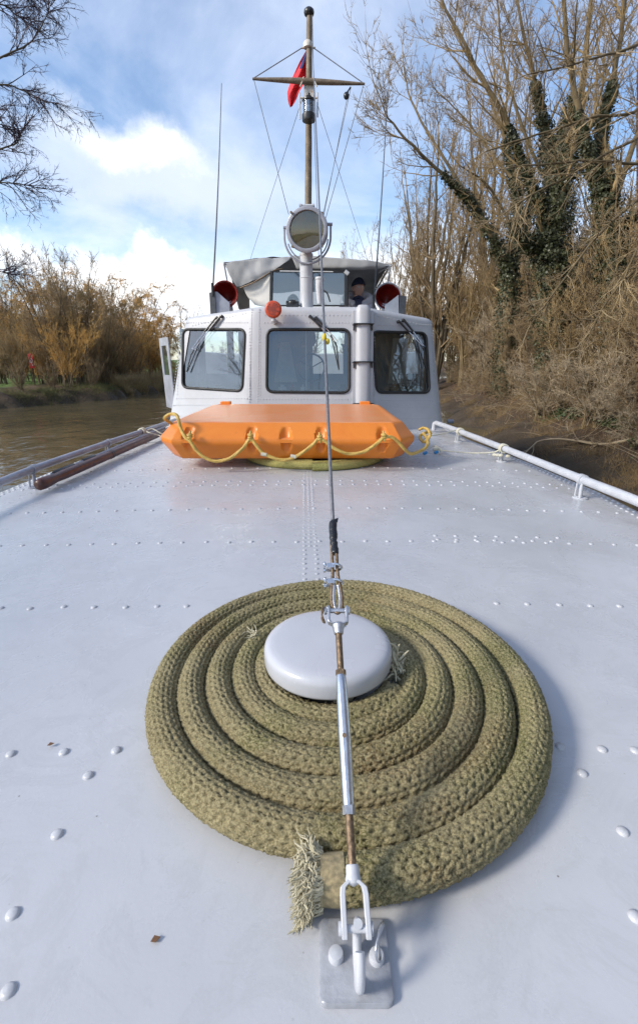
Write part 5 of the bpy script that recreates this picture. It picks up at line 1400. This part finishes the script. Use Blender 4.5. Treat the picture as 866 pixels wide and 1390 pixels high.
    def build(s, root, wood, twig, ivy=None, **kw):
        parts = s.finish(**kw); fine = s.fine
        f4 = np.array([f for f in fine.f], dtype=np.int64).reshape(-1, 4); fv = np.array(fine.v, dtype=float)
        parts.append((fv, np.concatenate([f4[:, [0, 1, 2]], f4[:, [0, 2, 3]]])))
        vs, fs = merge(parts); s.crown = np_mesh('crown', vs, fs, twig, root, smooth=False)
        s.trunk = s.wood.build('trunk', wood, root, 180); return root
def ivy_leaves(root, paths, count, seed, size=.055):
    g = np.random.RandomState(seed); vs = []; tot = sum(w for _, _, _, w in paths)
    for pts, ra, rb, w in paths:
        P = np.array([tuple(p) for p in spline(pts, 30)]); c = int(count*w/tot); t = g.rand(c)**1.45*(len(P)-1.001); i = t.astype(int); u = (t-i)[:, None]
        cen = P[i]*(1-u)+P[i+1]*u; T = nrm(P[i+1]-P[i]); R_ = nrm(np.cross(T, g.randn(c, 3))); fr = t/(len(P)-1)
        lump = .70+.6*np.sin(t*1.7+R_[:, 0]*3)*np.cos(R_[:, 1]*4+t*.8)
        r0_ = (ra+(rb-ra)*fr); rr = r0_*(.38+.72*lump*g.rand(c)**.9); p = cen+R_*rr[:, None]
        n_ = nrm(R_+g.randn(c, 3)*.6); a = nrm(np.cross(n_, g.randn(c, 3))); b_ = np.cross(n_, a); s_ = size*.72*g.uniform(.5, 1.3, c)[:, None]
        vs.append(np.stack([p-a*s_*.5, p+b_*s_*.45, p+a*s_*.6, p-b_*s_*.45], 1).reshape(-1, 3))
    vs = np.concatenate(vs); fs = np.arange(len(vs)).reshape(-1, 4); return np_mesh('ivy', vs, fs, M['ivy'], root, smooth=False)
def gz(x, y): return float(hgt(x, y))
def pxl(L_, Y0, dY=0):
    n = len(L_); return [atY(px, py, Y0+dY*(i/(n-1))) for i, (px, py) in enumerate(L_)]

# --- hero trees on the starboard bank
def ground_pt(p): return V((p.x, p.y, gz(p.x, p.y)-.1))
T = Tree(21, up=.10, wob=.20)
j = atY(692, 372, 19); g0 = ground_pt(atY(688, 480, 19))
root = empty('ivy_tree', g0, 'forked ivy-clad tree nearest the wheelhouse on the right bank', 'tree')
tr = [g0, atY(688, 430, 19), j]
T.limb(tr, .30, .22, 2, 1.5)
L1 = pxl([(692, 372), (672, 330), (645, 282), (626, 262), (600, 235), (566, 205), (535, 170), (520, 145)], 19, -1.5)
L2 = pxl([(692, 372), (697, 325), (702, 280), (694, 235), (684, 190), (668, 140), (640, 90), (622, 50)], 19, 1.5)
L3 = pxl([(640, 275), (612, 230), (580, 180), (556, 130), (548, 90)], 18.6, 1.5)
L4 = pxl([(694, 350), (715, 300), (722, 240), (712, 180), (720, 110)], 19, 2.5)
L5 = pxl([(693, 240), (660, 200), (630, 160), (600, 130)], 19.5, 1)
for l, a, k, kl in ((L1, .13, 18, 2.4), (L2, .14, 20, 2.4), (L3, .07, 15, 2.0), (L4, .08, 14, 2.2), (L5, .05, 13, 1.8)): T.limb(l, a, .020, k, kl, sub=5)
T.build(root, M['bark_y'], M['twig_y'], n3=4.5, n4=5.5, tw=.0048)
ivy_leaves(root, [(tr, .55, .50, 6), (L1[:5], .34, .16, 4), (L2[:5], .36, .16, 5), (L4[:3], .25, .12, 2)], 18000, 3, .10)

T = Tree(22, up=.10, wob=.18)
g0 = ground_pt(atY(760, 480, 15.5)); root = empty('ivy_tree', g0, 'tallest thick ivy-smothered tree, middle of the right bank', 'tree')
tr = [g0, atY(752, 400, 15.5), atY(747, 330, 15.5), atY(757, 262, 15.6), atY(763, 205, 15.8)]
T.limb(tr, .34, .18, 6, 1.8)
L1 = pxl([(750, 350), (733, 285), (708, 222), (690, 170), (662, 120), (632, 62), (600, 0), (585, -60)], 15.5, -.5)
L2 = pxl([(763, 205), (785, 130), (797, 50), (802, -50), (800, -140)], 15.8, 1)
L3 = pxl([(757, 262), (742, 190), (725, 110), (705, 20), (694, -80)], 15.6, 2)
L4 = pxl([(760, 230), (800, 170), (830, 110), (846, 20), (850, -70)], 15.6, -1)
L5 = pxl([(747, 330), (715, 330), (690, 300), (665, 255), (640, 235)], 15.5, -1)
L6 = pxl([(757, 262), (735, 235), (700, 150), (680, 60), (672, -40)], 15.6, 1.5)
for l, a, k, kl in ((L1, .12, 20, 2.2), (L2, .12, 18, 2.4), (L3, .11, 19, 2.2), (L4, .10, 17, 2.2), (L5, .06, 10, 1.6), (L6, .07, 16, 2.0)): T.limb(l, a, .022, k, kl, sub=5)
T.build(root, M['bark_y'], M['twig_y'], n3=4.2, n4=5.5, tw=.0040)
ivy_leaves(root, [(tr, .75, .55, 10), (L1[:4], .30, .12, 3), (L3[:3], .4, .15, 3), (L2[:2], .4, .3, 2), (L5[:3], .35, .15, 2)], 42000, 4, .095)

T = Tree(23, up=.10, wob=.18)
g0 = ground_pt(atY(850, 480, 13.5)); root = empty('ivy_tree', g0, 'ivy-clad tree at the right edge of the photo', 'tree')
tr = [g0, atY(836, 400, 13.5), atY(828, 330, 13.5), atY(822, 262, 13.5)]
T.limb(tr, .30, .18, 6, 1.6)
L1 = pxl([(822, 262), (814, 195), (832, 110), (848, 10), (850, -90)], 13.5, 1)
L2 = pxl([(824, 290), (800, 220), (784, 150), (770, 70), (760, -30), (750, -120)], 13.5, -.5)
L3 = pxl([(826, 300), (850, 220), (890, 130), (930, 40)], 13.5, .5)
L4 = pxl([(828, 340), (860, 290), (900, 250), (960, 220)], 13.5, -.5)
for l, a, k, kl in ((L1, .13, 14, 2.0), (L2, .12, 16, 2.0), (L3, .11, 10, 2.0), (L4, .09, 8, 1.8)): T.limb(l, a, .025, k, kl, sub=5)
T.build(root, M['bark_y'], M['twig_y'], n3=4.0, n4=5, tw=.0038)
ivy_leaves(root, [(tr, .50, .40, 8), (L1[:3], .34, .15, 4), (L2[:3], .3, .12, 3), (L4[:2], .3, .2, 1)], 28000, 5, .085)

# nearest tree, its trunk outside the photo; long drooping boughs reach in
T = Tree(24, up=.02, droop=.10, wob=.16)
g0 = V((11.2, 9.5, gz(11.2, 9.5)-.1)); root = empty('willow_tree', g0, 'pale twiggy boughs sweeping in from the upper right edge', 'tree')
top = V((10.6, 9.5, 4.5)); T.limb([g0, V((11, 9.5, 2)), top, V((10.4, 9.6, 8.5)), V((10.0, 9.8, 11))], .30, .08, 8, 2.4)
for l in ([(915, 95), (866, 150), (810, 158), (755, 175), (700, 192), (660, 205)], [(920, 160), (866, 188), (820, 210), (770, 240), (725, 262), (690, 285)], [(930, 240), (880, 262), (830, 300), (790, 345), (750, 400), (720, 440)],
          [(925, 200), (866, 222), (800, 218), (745, 222), (690, 228)], [(915, 20), (866, 60), (820, 75), (770, 90), (720, 100)], [(930, 320), (880, 350), (830, 400), (800, 450)], [(940, 270), (890, 300), (850, 370), (840, 440)]):
    P_ = [V((10.6, 9.5, 3.5+rnd.uniform(0, 4)))]+pxl(l, 9.0, -1.2); T.limb(P_, .036, .009, 15, .95, t0=.35, sides=7, sub=4)
T.build(root, M['bark_y'], simple('straw_brown_twigs', (.27, .20, .11), .85, var=.3, scale=1.5), n3=2.2, n4=3.2, tw=.0022, minL=.15)

# --- overhanging tree on the port side
T = Tree(25, up=.02, droop=.06, wob=.20)
g0 = V((-17.0, 11.5, gz(-17, 11.5)-.1)); root = empty('bare_tree', g0, 'dark bare boughs overhanging the river at the upper left edge', 'tree')
T.limb([g0, V((-16.8, 11.6, 2.2)), V((-16.4, 12, 5)), V((-15.6, 12.4, 8.5)), V((-15, 12.6, 11))], .33, .10, 8, 2.5)
for l in ([(-120, 150), (-50, 105), (0, 78), (32, 64), (48, 50), (62, 25), (72, 0)], [(-120, 130), (-50, 118), (0, 114), (30, 122), (60, 136), (82, 142)], [(-120, 240), (-50, 220), (0, 202), (22, 195), (30, 180), (34, 170)],
          [(-120, 230), (-50, 245), (0, 248), (30, 250), (48, 254)], [(-120, 20), (-40, 12), (0, 5), (20, 18), (36, 26)], [(-120, 340), (-50, 355), (0, 368), (18, 372)], [(-120, -20), (-40, -30), (10, -20), (40, -10)], [(-120, 190), (-40, 170), (0, 168), (14, 175)]):
    P_ = [V((-16.2, 12.2, 3+rnd.uniform(0, 5)))]+pxl(l, 12.0, .8); T.limb(P_, .036, .007, 15, 1.0, t0=.45, sides=7, sub=5)
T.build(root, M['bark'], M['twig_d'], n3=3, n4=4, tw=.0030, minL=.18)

# --- prototypes for scrub and background trees (built around the origin)
def proto_tree(name, seed, h, stems, spread, wood, twig, kids=10, sub=4, klen=None, up=.12, droop=0, n3=3, n4=4, tw=.006, r0=.12, lean=.5):
    T = Tree(seed, up=up, droop=droop); root = empty(name, (0, 0, 0)); g = T.r
    for i in range(stems):
        a = g.uniform(0, 6.283); q = spread*g.uniform(.15, 1)
        b0 = V((math.cos(a)*.15*stems**.5*.5, math.sin(a)*.15*stems**.5*.5, -.1)); hh = h*g.uniform(.65, 1)
        pts = [b0]
        for k in range(1, 5):
            t = k/4; pts.append(V((math.cos(a)*q*t**(1+lean*.3)+g.uniform(-.1, .1)*h*.08, math.sin(a)*q*t**(1+lean*.3)+g.uniform(-.1, .1)*h*.08, hh*t)))
        T.limb(pts, r0*g.uniform(.6, 1), r0*.18, kids, klen or h*.28, t0=.15, sides=6, sub=sub)
    T.build(root, wood, twig, n3=n3, n4=n4, tw=tw); return root
kid = lambda r_, n: [c for c in r_.children if c.name.startswith(n)][0]
shA = proto_tree('bare_shrub', 31, 2.6, 9, 1.7, M['bark'], M['twig'], kids=6, sub=3, n3=3.5, n4=4, tw=.0042, r0=.035)
shB = proto_tree('bare_shrub', 32, 1.9, 12, 1.6, M['bark_y'], M['twig_p'], kids=4, sub=3, up=.02, droop=.14, n3=3, n4=4, tw=.0034, r0=.022)
shC = proto_tree('bare_shrub', 33, 4.6, 9, 2.2, M['bark'], M['twig_y'], kids=8, sub=4, n3=3, n4=4, tw=.0055, r0=.06)
wlA = proto_tree('bare_willow', 34, 6.3, 8, 3.2, M['bark'], M['twig'], kids=9, sub=5, klen=1.9, n3=5, n4=6, tw=.0062, r0=.08)
wlB = proto_tree('bare_willow', 35, 5.4, 10, 3.0, M['bark_y'], M['twig_y'], kids=8, sub=5, klen=1.6, n3=5, n4=6, tw=.0062, r0=.06)
gold = proto_tree('golden_willow', 36, 7.5, 6, 3.2, M['bark_y'], M['twig_g'], kids=12, sub=5, klen=2.2, up=.0, droop=.30, n3=9, n4=8, tw=.009, r0=.12)
tall = proto_tree('bare_tree', 37, 13.5, 7, 4.6, M['bark_y'], M['twig_y'], kids=14, sub=5, klen=2.4, up=.12, n3=4.2, n4=5, tw=.0072, r0=.12, lean=1.2)
tallB = proto_tree('bare_tree', 38, 15, 5, 4.4, M['bark'], M['twig'], kids=15, sub=5, klen=3.0, up=.10, n3=3, n4=4, tw=.0090, r0=.26)
used = set()
def plant(pr, x, y, s, label, cat, group, rz=None, twig=None, zs=1, name=None):
    o = copy_tree(pr); o.location = (x, y, gz(x, y)); o.rotation_euler = (0, 0, rnd.uniform(0, 6.28) if rz is None else rz); o.scale = (s, s, s*zs)
    if name: o.name = name
    tag(o, label, cat, group)
    if twig:
        for c in o.children:
            if c.name.startswith('crown'): c.material_slots[0].link = 'OBJECT'; c.material_slots[0].material = M[twig]
    return o
# starboard bank thicket
G1, G2, G3 = 'low bare shrubs at the foot of the right bank', 'tangled bare shrubs on the right bank', 'tall bare thicket behind the right bank'
y = 6.0; i = 0
while y < 54:
    x = float(xR(y)); k_ = 1 if y < 20 else 1.25
    plant(shB, x+rnd.uniform(1.7, 2.3), y, rnd.uniform(.45, .75), 'low pale arching bare shrub on the right mud bank', 'shrub', G1, twig=rnd.choice([None, 'twig', 'twig']))
    for dd in (2.5, 3.3):
        plant(rnd.choice([shA, shA, shB]), x+dd+rnd.uniform(0, .7), y+rnd.uniform(-.4, .4), rnd.uniform(.8, 1.15)*k_, 'dense tangled bare brown shrub on the right bank', 'shrub', G2, twig=rnd.choice([None, 'twig_p', 'twig_y']))
    if y > 9:
        for dd in (3.8, 5.0) if y < 22 else (3.8, 5.2, 7.0, 9.0):
            plant(shC, x+dd+rnd.uniform(0, .8), y+rnd.uniform(-.4, .4), rnd.uniform(.75, 1.1)*k_, 'tall ochre bare shrub behind the right bank', 'shrub', G3, twig=rnd.choice([None, None, 'twig', 'twig_p']))
    y += rnd.uniform(.95, 1.25)*(1 if y < 16 else 1.5); i += 1
for px, Y, s, l in ((655, 12.6, .8, 'bushy pale bare shrub low beside the wheelhouse corner'), (770, 10.2, .8, 'spiky bare shrub over the green ground leaves'), (846, 8.6, .55, 'small pale bare shrub by the waterside at right edge')):
    q = atY(px, 560, Y); plant(shB, max(q.x, float(xR(Y))+1.6), Y, s, l, 'shrub', None)
# taller background trees, starboard
for px, Y, s, pr, l in ((505, 40, .86, tall, 'slender ochre tree left of the starboard aerial'), (548, 34, .92, tall, 'slender ochre tree just right of the starboard aerial'), (588, 29, .84, tallB, 'spreading brown bare tree behind the starboard cowl'),
                        (628, 27, .80, tall, 'ochre bare tree between aerial and ivy tree'), (660, 31, 1.0, tallB, 'tall bare tree behind the forked ivy tree'), (735, 27, .80, tall, 'tall bare tree behind the tallest ivy tree'),
                        (850, 19, .95, tall, 'tall bare tree behind the rightmost ivy tree'), (472, 52, .8, tall, 'far ochre tree beside the searchlight'), (528, 31, .84, tall, 'feathery ochre tree beside the starboard aerial'), (570, 37, 1.0, tallB, 'taller brown bare tree behind the starboard cowl'),
                        (612, 34, 1.0, tall, 'feathery ochre tree between the starboard cowl and the forked ivy tree'), (690, 25, .90, tall, 'feathery tree directly behind the forked ivy tree trunk')):
    q = atY(px, 500, Y); plant(pr, q.x, Y, s, l, 'tree', 'bare trees behind the right bank')
# port bank
for px, Y, s, pr, tw_, l in ((25, 27.5, .72, wlB, 'twig_y', 'bare scrubby willow left of the red sign'), (78, 26.5, .88, wlA, None, 'bare willow scrub just right of the red sign'), (112, 27.5, .92, wlA, 'twig_y', 'tallest bare willow on the left bank'),
                             (142, 28.5, .86, wlB, None, 'ochre bare willow right of the tallest one on the left bank'), (168, 31, .74, wlA, 'twig', 'bare willow above the reeds on the left bank'), (50, 33, .95, wlB, 'twig', 'bare willow behind the red sign'),
                             (95, 35, 1.0, wlA, 'twig_y', 'ochre willow at the back of the left clump'), (188, 33.5, .62, wlB, 'twig_y', 'low bare willow at the right end of the left clump'), (128, 33, 1.0, wlB, 'twig_y', 'ochre willow behind the middle of the left clump'), (155, 36, .82, wlA, 'twig_y', 'ochre willow behind the reeds'), (14, 33, .95, wlA, 'twig_g', 'golden bare willow at the left edge of the photo')):
    q = atY(px, 500, Y); plant(pr, q.x, Y, s, l, 'tree', 'bare willows on the left bank', twig=tw_)
for px, Y, s, l in ((216, 37, .62, 'golden weeping willow beside the open side door'), (176, 44, 1.0, 'golden weeping willow at the back of the left bank clump'), (4, 38, .95, 'golden weeping willow at the back of the left bank clump'), (-30, 44, 1.0, 'golden weeping willow at the back of the left bank clump'), (60, 56, .95, 'golden weeping willow at the back of the left bank clump')):
    q = atY(px, 500, Y); plant(gold, q.x, Y, s, l, 'tree', 'golden willows on the left bank')
for k in range(26):   # brush filling the foot of the clump
    yy = 24.5+rnd.uniform(0, 9); xx_ = float(xL(yy))-rnd.uniform(.8, 6.5)
    plant(shA if k % 2 else shC, xx_, yy, rnd.uniform(.75, 1.1)*(1 if k % 2 else .62), 'ochre undergrowth shrub between the left bank willows', 'shrub', 'undergrowth between the left bank willows', twig=('twig_g', 'twig_y', 'twig_y')[k % 3])
for px, Y, s in ((204, 35.5, .58), (186, 39, .70), (160, 40, .85), (135, 41, .95), (100, 41, .95), (70, 41, 1.0), (30, 40, .95)):
    q = atY(px, 500, Y); plant(gold, q.x, Y, s, 'golden weeping willow at the back of the left bank clump', 'tree', 'golden willows on the left bank')
for k in range(9):
    x = -15.0-rnd.uniform(.2, 1.5)+ (k > 4)*2; yy = 20.5+k*1.5; xl_ = float(xL(yy)); plant(shA, xl_-rnd.uniform(.6, 1.6), yy, rnd.uniform(.35, .6), 'small bare shrub at the foot of the left bank', 'shrub', 'low shrubs along the left bank')
# distant tree line, and trees behind the viewpoint that the windows mirror
GD = 'distant bare trees on the horizon'
for k in range(34):
    x = -75+k*4.6+rnd.uniform(-1.5, 1.5); Y = rnd.uniform(72, 105)
    o = copy_tree(rnd.choice([tall, tallB, wlA])); o.location = (x, Y, -.3); o.rotation_euler = (0, 0, rnd.uniform(0, 6)); s = rnd.uniform(.45, .62)*(1.4 if k > 18 else 1); o.scale = (s*1.4, s*1.4, s); tag(o, 'distant bare tree on the skyline', 'tree', GD)
for x, y_, s in ((8, 1, .9), (7.6, 4.5, .8), (7.2, -4.5, .9), (8.5, -7, 1), (9, -1.5, 1), (10.5, -9, 1.1), (9, -15, 1.1), (12, -22, 1.2), (-17, -6, 1), (-18, -16, 1.1)):
    plant(tallB, x, y_, s, 'bare tree behind the bow, mirrored in the wheelhouse windows', 'tree', 'bare trees behind the bow', name='riverside_tree')
for x, y_ in ((5.6, 3.5), (6.3, 1.5), (5.8, -.5), (6.5, -2.5), (6.2, -5), (7, -8), (6.5, -11)):
    plant(shC, x, y_, rnd.uniform(.9, 1.2), 'bare shrub behind the bow on the right bank', 'shrub', 'bare shrubs behind the bow')
def wipe(o):
    for c in list(o.children): wipe(c)
    bpy.data.objects.remove(o)
for pr in (shA, shB, shC, wlA, wlB, gold, tall, tallB): wipe(pr)

# fallen branch on the mud
T = Tree(41, up=.0, wob=.25); p = [atY(870, 618, 9.2), atY(820, 606, 9.4), atY(775, 597, 9.6), atY(735, 598, 9.7), atY(715, 612, 9.5), atY(700, 632, 9.1)]
p = [V((q.x, q.y, max(q.z, gz(q.x, q.y)+.02))) for q in p]
root = empty('fallen_branch', p[0], 'pale dead branch lying along the right mud bank', 'branch'); T.limb(p, .035, .010, 9, .5, sides=7, sub=2); T.build(root, M['twig_p'], M['twig_p'], n3=1.5, n4=2, tw=.003)

# --- ground cover
def blades(name, X, Y, h, w, mat, lean=.3, per=1, seed=0, fall=0.):
    g = np.random.RandomState(seed); N = len(X); Z = hgt(X, Y)
    P = np.stack([X, Y, Z-.01], 1); D = nrm(np.stack([g.randn(N)*lean, g.randn(N)*lean, np.ones(N)], 1)); L = h*g.uniform(.5, 1.15, N)
    B = np.stack([g.randn(N)*.25, g.randn(N)*.25, -np.abs(g.randn(N))*fall], 1)
    v, f = vt(P, D, L, w*g.uniform(.6, 1.2, N), B, 3); o = np_mesh(name, v, f, mat, None, (float(X.mean()), float(Y.mean()), 0), smooth=False); tag(o, kind='stuff'); return o
g = np.random.RandomState(77)
# golden reeds on the port bank
n_ = 9000; yy = g.uniform(28.0, 36, n_); xx = xL(yy)-np.abs(g.randn(n_))*.9-.1+.3*np.sin(yy*3)
o = blades('reeds', xx, yy, .85, .010, M['drygrass'], .22, seed=1, fall=.15); tag(o, 'dry golden reeds on the left bank', 'reeds', kind='stuff')
def clumps(n_c, per, y0, y1, dmin, dmax, side, seed, r=.16):
    g = np.random.RandomState(seed); cy = y0+(y1-y0)*g.rand(n_c)**1.2; d = g.uniform(dmin, dmax, n_c); cx = (xR(cy)+d) if side > 0 else (xL(cy)-d)
    return (np.repeat(cx, per)+g.randn(n_c*per)*r), (np.repeat(cy, per)+g.randn(n_c*per)*r)
xx, yy = clumps(150, 110, 2.5, 30, .3, 3.4, 1, 2); o = blades('dry_grass', xx, yy, .30, .0035, simple('brown_bank_straw', (.20, .135, .06), .85, var=.5, scale=2), .55, seed=2, fall=.5); tag(o, 'tufts of dry straw grass on the right mud bank', 'grass')
xx, yy = clumps(110, 90, 19, 34, .1, 2.2, -1, 3, .22); o = blades('bank_grass', xx, yy, .35, .006, simple('olive_grass', (.12, .115, .035), .8, var=.4, scale=3), .5, seed=3, fall=.5); tag(o, 'rough olive grass hanging over the left bank edge', 'grass')
n_ = 16000; yy = g.uniform(20, 60, n_); xx = -15-g.rand(n_)*22; o = blades('meadow_grass', xx, yy, .12, .008, simple('bright_grass', (.12, .21, .03), .7, var=.3, scale=2), .4, seed=4, fall=.2); tag(o, 'bright green meadow grass behind the left bank', 'grass')
def cards(name, X, Y, size, mat, seed, lift=.01, tilt=.5):
    g = np.random.RandomState(seed); N = len(X); P = np.stack([X, Y, hgt(X, Y)+lift+g.rand(N)*lift*2], 1)
    n_ = nrm(np.stack([g.randn(N)*tilt, g.randn(N)*tilt, np.ones(N)], 1)); a = nrm(np.cross(n_, g.randn(N, 3))); b_ = np.cross(n_, a); s_ = (size*g.uniform(.5, 1.3, N))[:, None]
    v = np.stack([P-a*s_, P+b_*s_*.6, P+a*s_, P-b_*s_*.6], 1).reshape(-1, 3); o = np_mesh(name, v, np.arange(len(v)).reshape(-1, 4), mat, None, (float(X.mean()), float(Y.mean()), 0), smooth=False); tag(o, kind='stuff'); return o
n_ = 26000; yy = 2.5+26*g.rand(n_)**1.3; xx = xR(yy)+1.8+g.rand(n_)*6; o = cards('leaf_litter', xx, yy, .035, M['litter'], 5); tag(o, 'reddish brown fallen leaves on the right bank', 'leaf litter')
xx, yy = clumps(9, 300, 6.5, 13, 1.2, 2.4, 1, 6, .22); o = cards('ground_leaves', xx, yy, .04, M['greenleaf'], 6, .06, .9); tag(o, 'patches of green low leaves on the right bank', 'ground cover')
# loose sticks
n_ = 1500; yy = 2.5+22*g.rand(n_)**1.2; xx = xR(yy)+.8+g.rand(n_)*6; D = nrm(np.stack([g.randn(n_), g.randn(n_), np.abs(g.randn(n_))*.35], 1))
v, f = vt(np.stack([xx, yy, hgt(xx, yy)+.02], 1), D, g.uniform(.3, 1.1, n_), np.full(n_, .006), g.randn(n_, 3)*.15, 3); o = np_mesh('loose_sticks', v, f, M['twig_p'], None, (8, 12, 0), smooth=False); tag(o, 'scattered pale sticks on the right bank', 'sticks', kind='stuff')

# red bank sign
q = atY(43, 490, 26); zb = gz(q.x, 26)
root = empty('sign_post', (q.x, 26, zb), 'small red upright panel on a post on the left bank', 'sign')
b = MB(); b.tube([(q.x, 26.05, zb-.1), (q.x, 26.05, q.z+.3)], .03, 8); b.build('post', M['bark'], root, 40)
b = MB(); b.box((q.x, 26, q.z), (.26, .03, .74)); b.build('panel', M['redsign'], root, 30, bevel=.008)
b = MB(); b.tube([(q.x+.075*math.cos(a), 25.975, q.z+.12*math.sin(a)+.02) for a in np.linspace(0, 6.283, 21)[:-1]], .018, 6, closed=True); b.tube([(q.x-.08, 25.975, q.z+.20), (q.x+.07, 25.975, q.z-.26)], .016, 6); b.build('white_symbol', M['white'], root, 60)
# parked cars beyond the meadow
def car(px, Y, mat, label, rz):
    q = atY(px, 500, Y); zb = gz(q.x, Y)+.02; root = empty('parked_car', (q.x, Y, zb), label, 'car', 'cars parked beyond the left bank')
    prof = [(-2.1, .35), (-2.15, .75), (-1.9, .92), (-1.1, 1.0), (-.45, 1.42), (1.0, 1.45), (1.75, 1.02), (2.1, .95), (2.15, .5), (2.05, .32)]
    b = MB(); n = len(prof); b.add([(q.x+x, Y-.85, zb+z) for x, z in prof]+[(q.x+x, Y+.85, zb+z) for x, z in prof], [tuple(range(n)), tuple(range(2*n-1, n-1, -1))]+[(k, n+k, n+(k+1) % n, (k+1) % n) for k in range(n)])
    b.build('body', mat, root, 30, bevel=.08)
    for x in (-1.35, 1.35):
        for s_ in (-1, 1): b = MB(); b.lathe([(.12, -.1), (.32, -.1), (.32, .1), (.12, .1)], (q.x+x, Y+s_*.78, zb+.32), (0, s_, 0), 20); b.build('wheel', M['rubber'], root, 40)
    b = MB(); w_ = [(-.95, 1.0), (-.42, 1.36), (.95, 1.38), (1.5, 1.02)]
    for s_ in (-1, 1): b.add([(q.x+x, Y+s_*.857, zb+z) for x, z in w_], [(0, 1, 2, 3)])
    b.build('side_windows', M['black'], root, 0)
car(12, 74, M['white'], 'white car parked furthest left beyond the meadow', 0)
car(72, 74, M['vanblue'], 'pale blue car parked right of the red sign', 0)
car(98, 78, M['white'], 'white car glimpsed through the willow stems', 0)
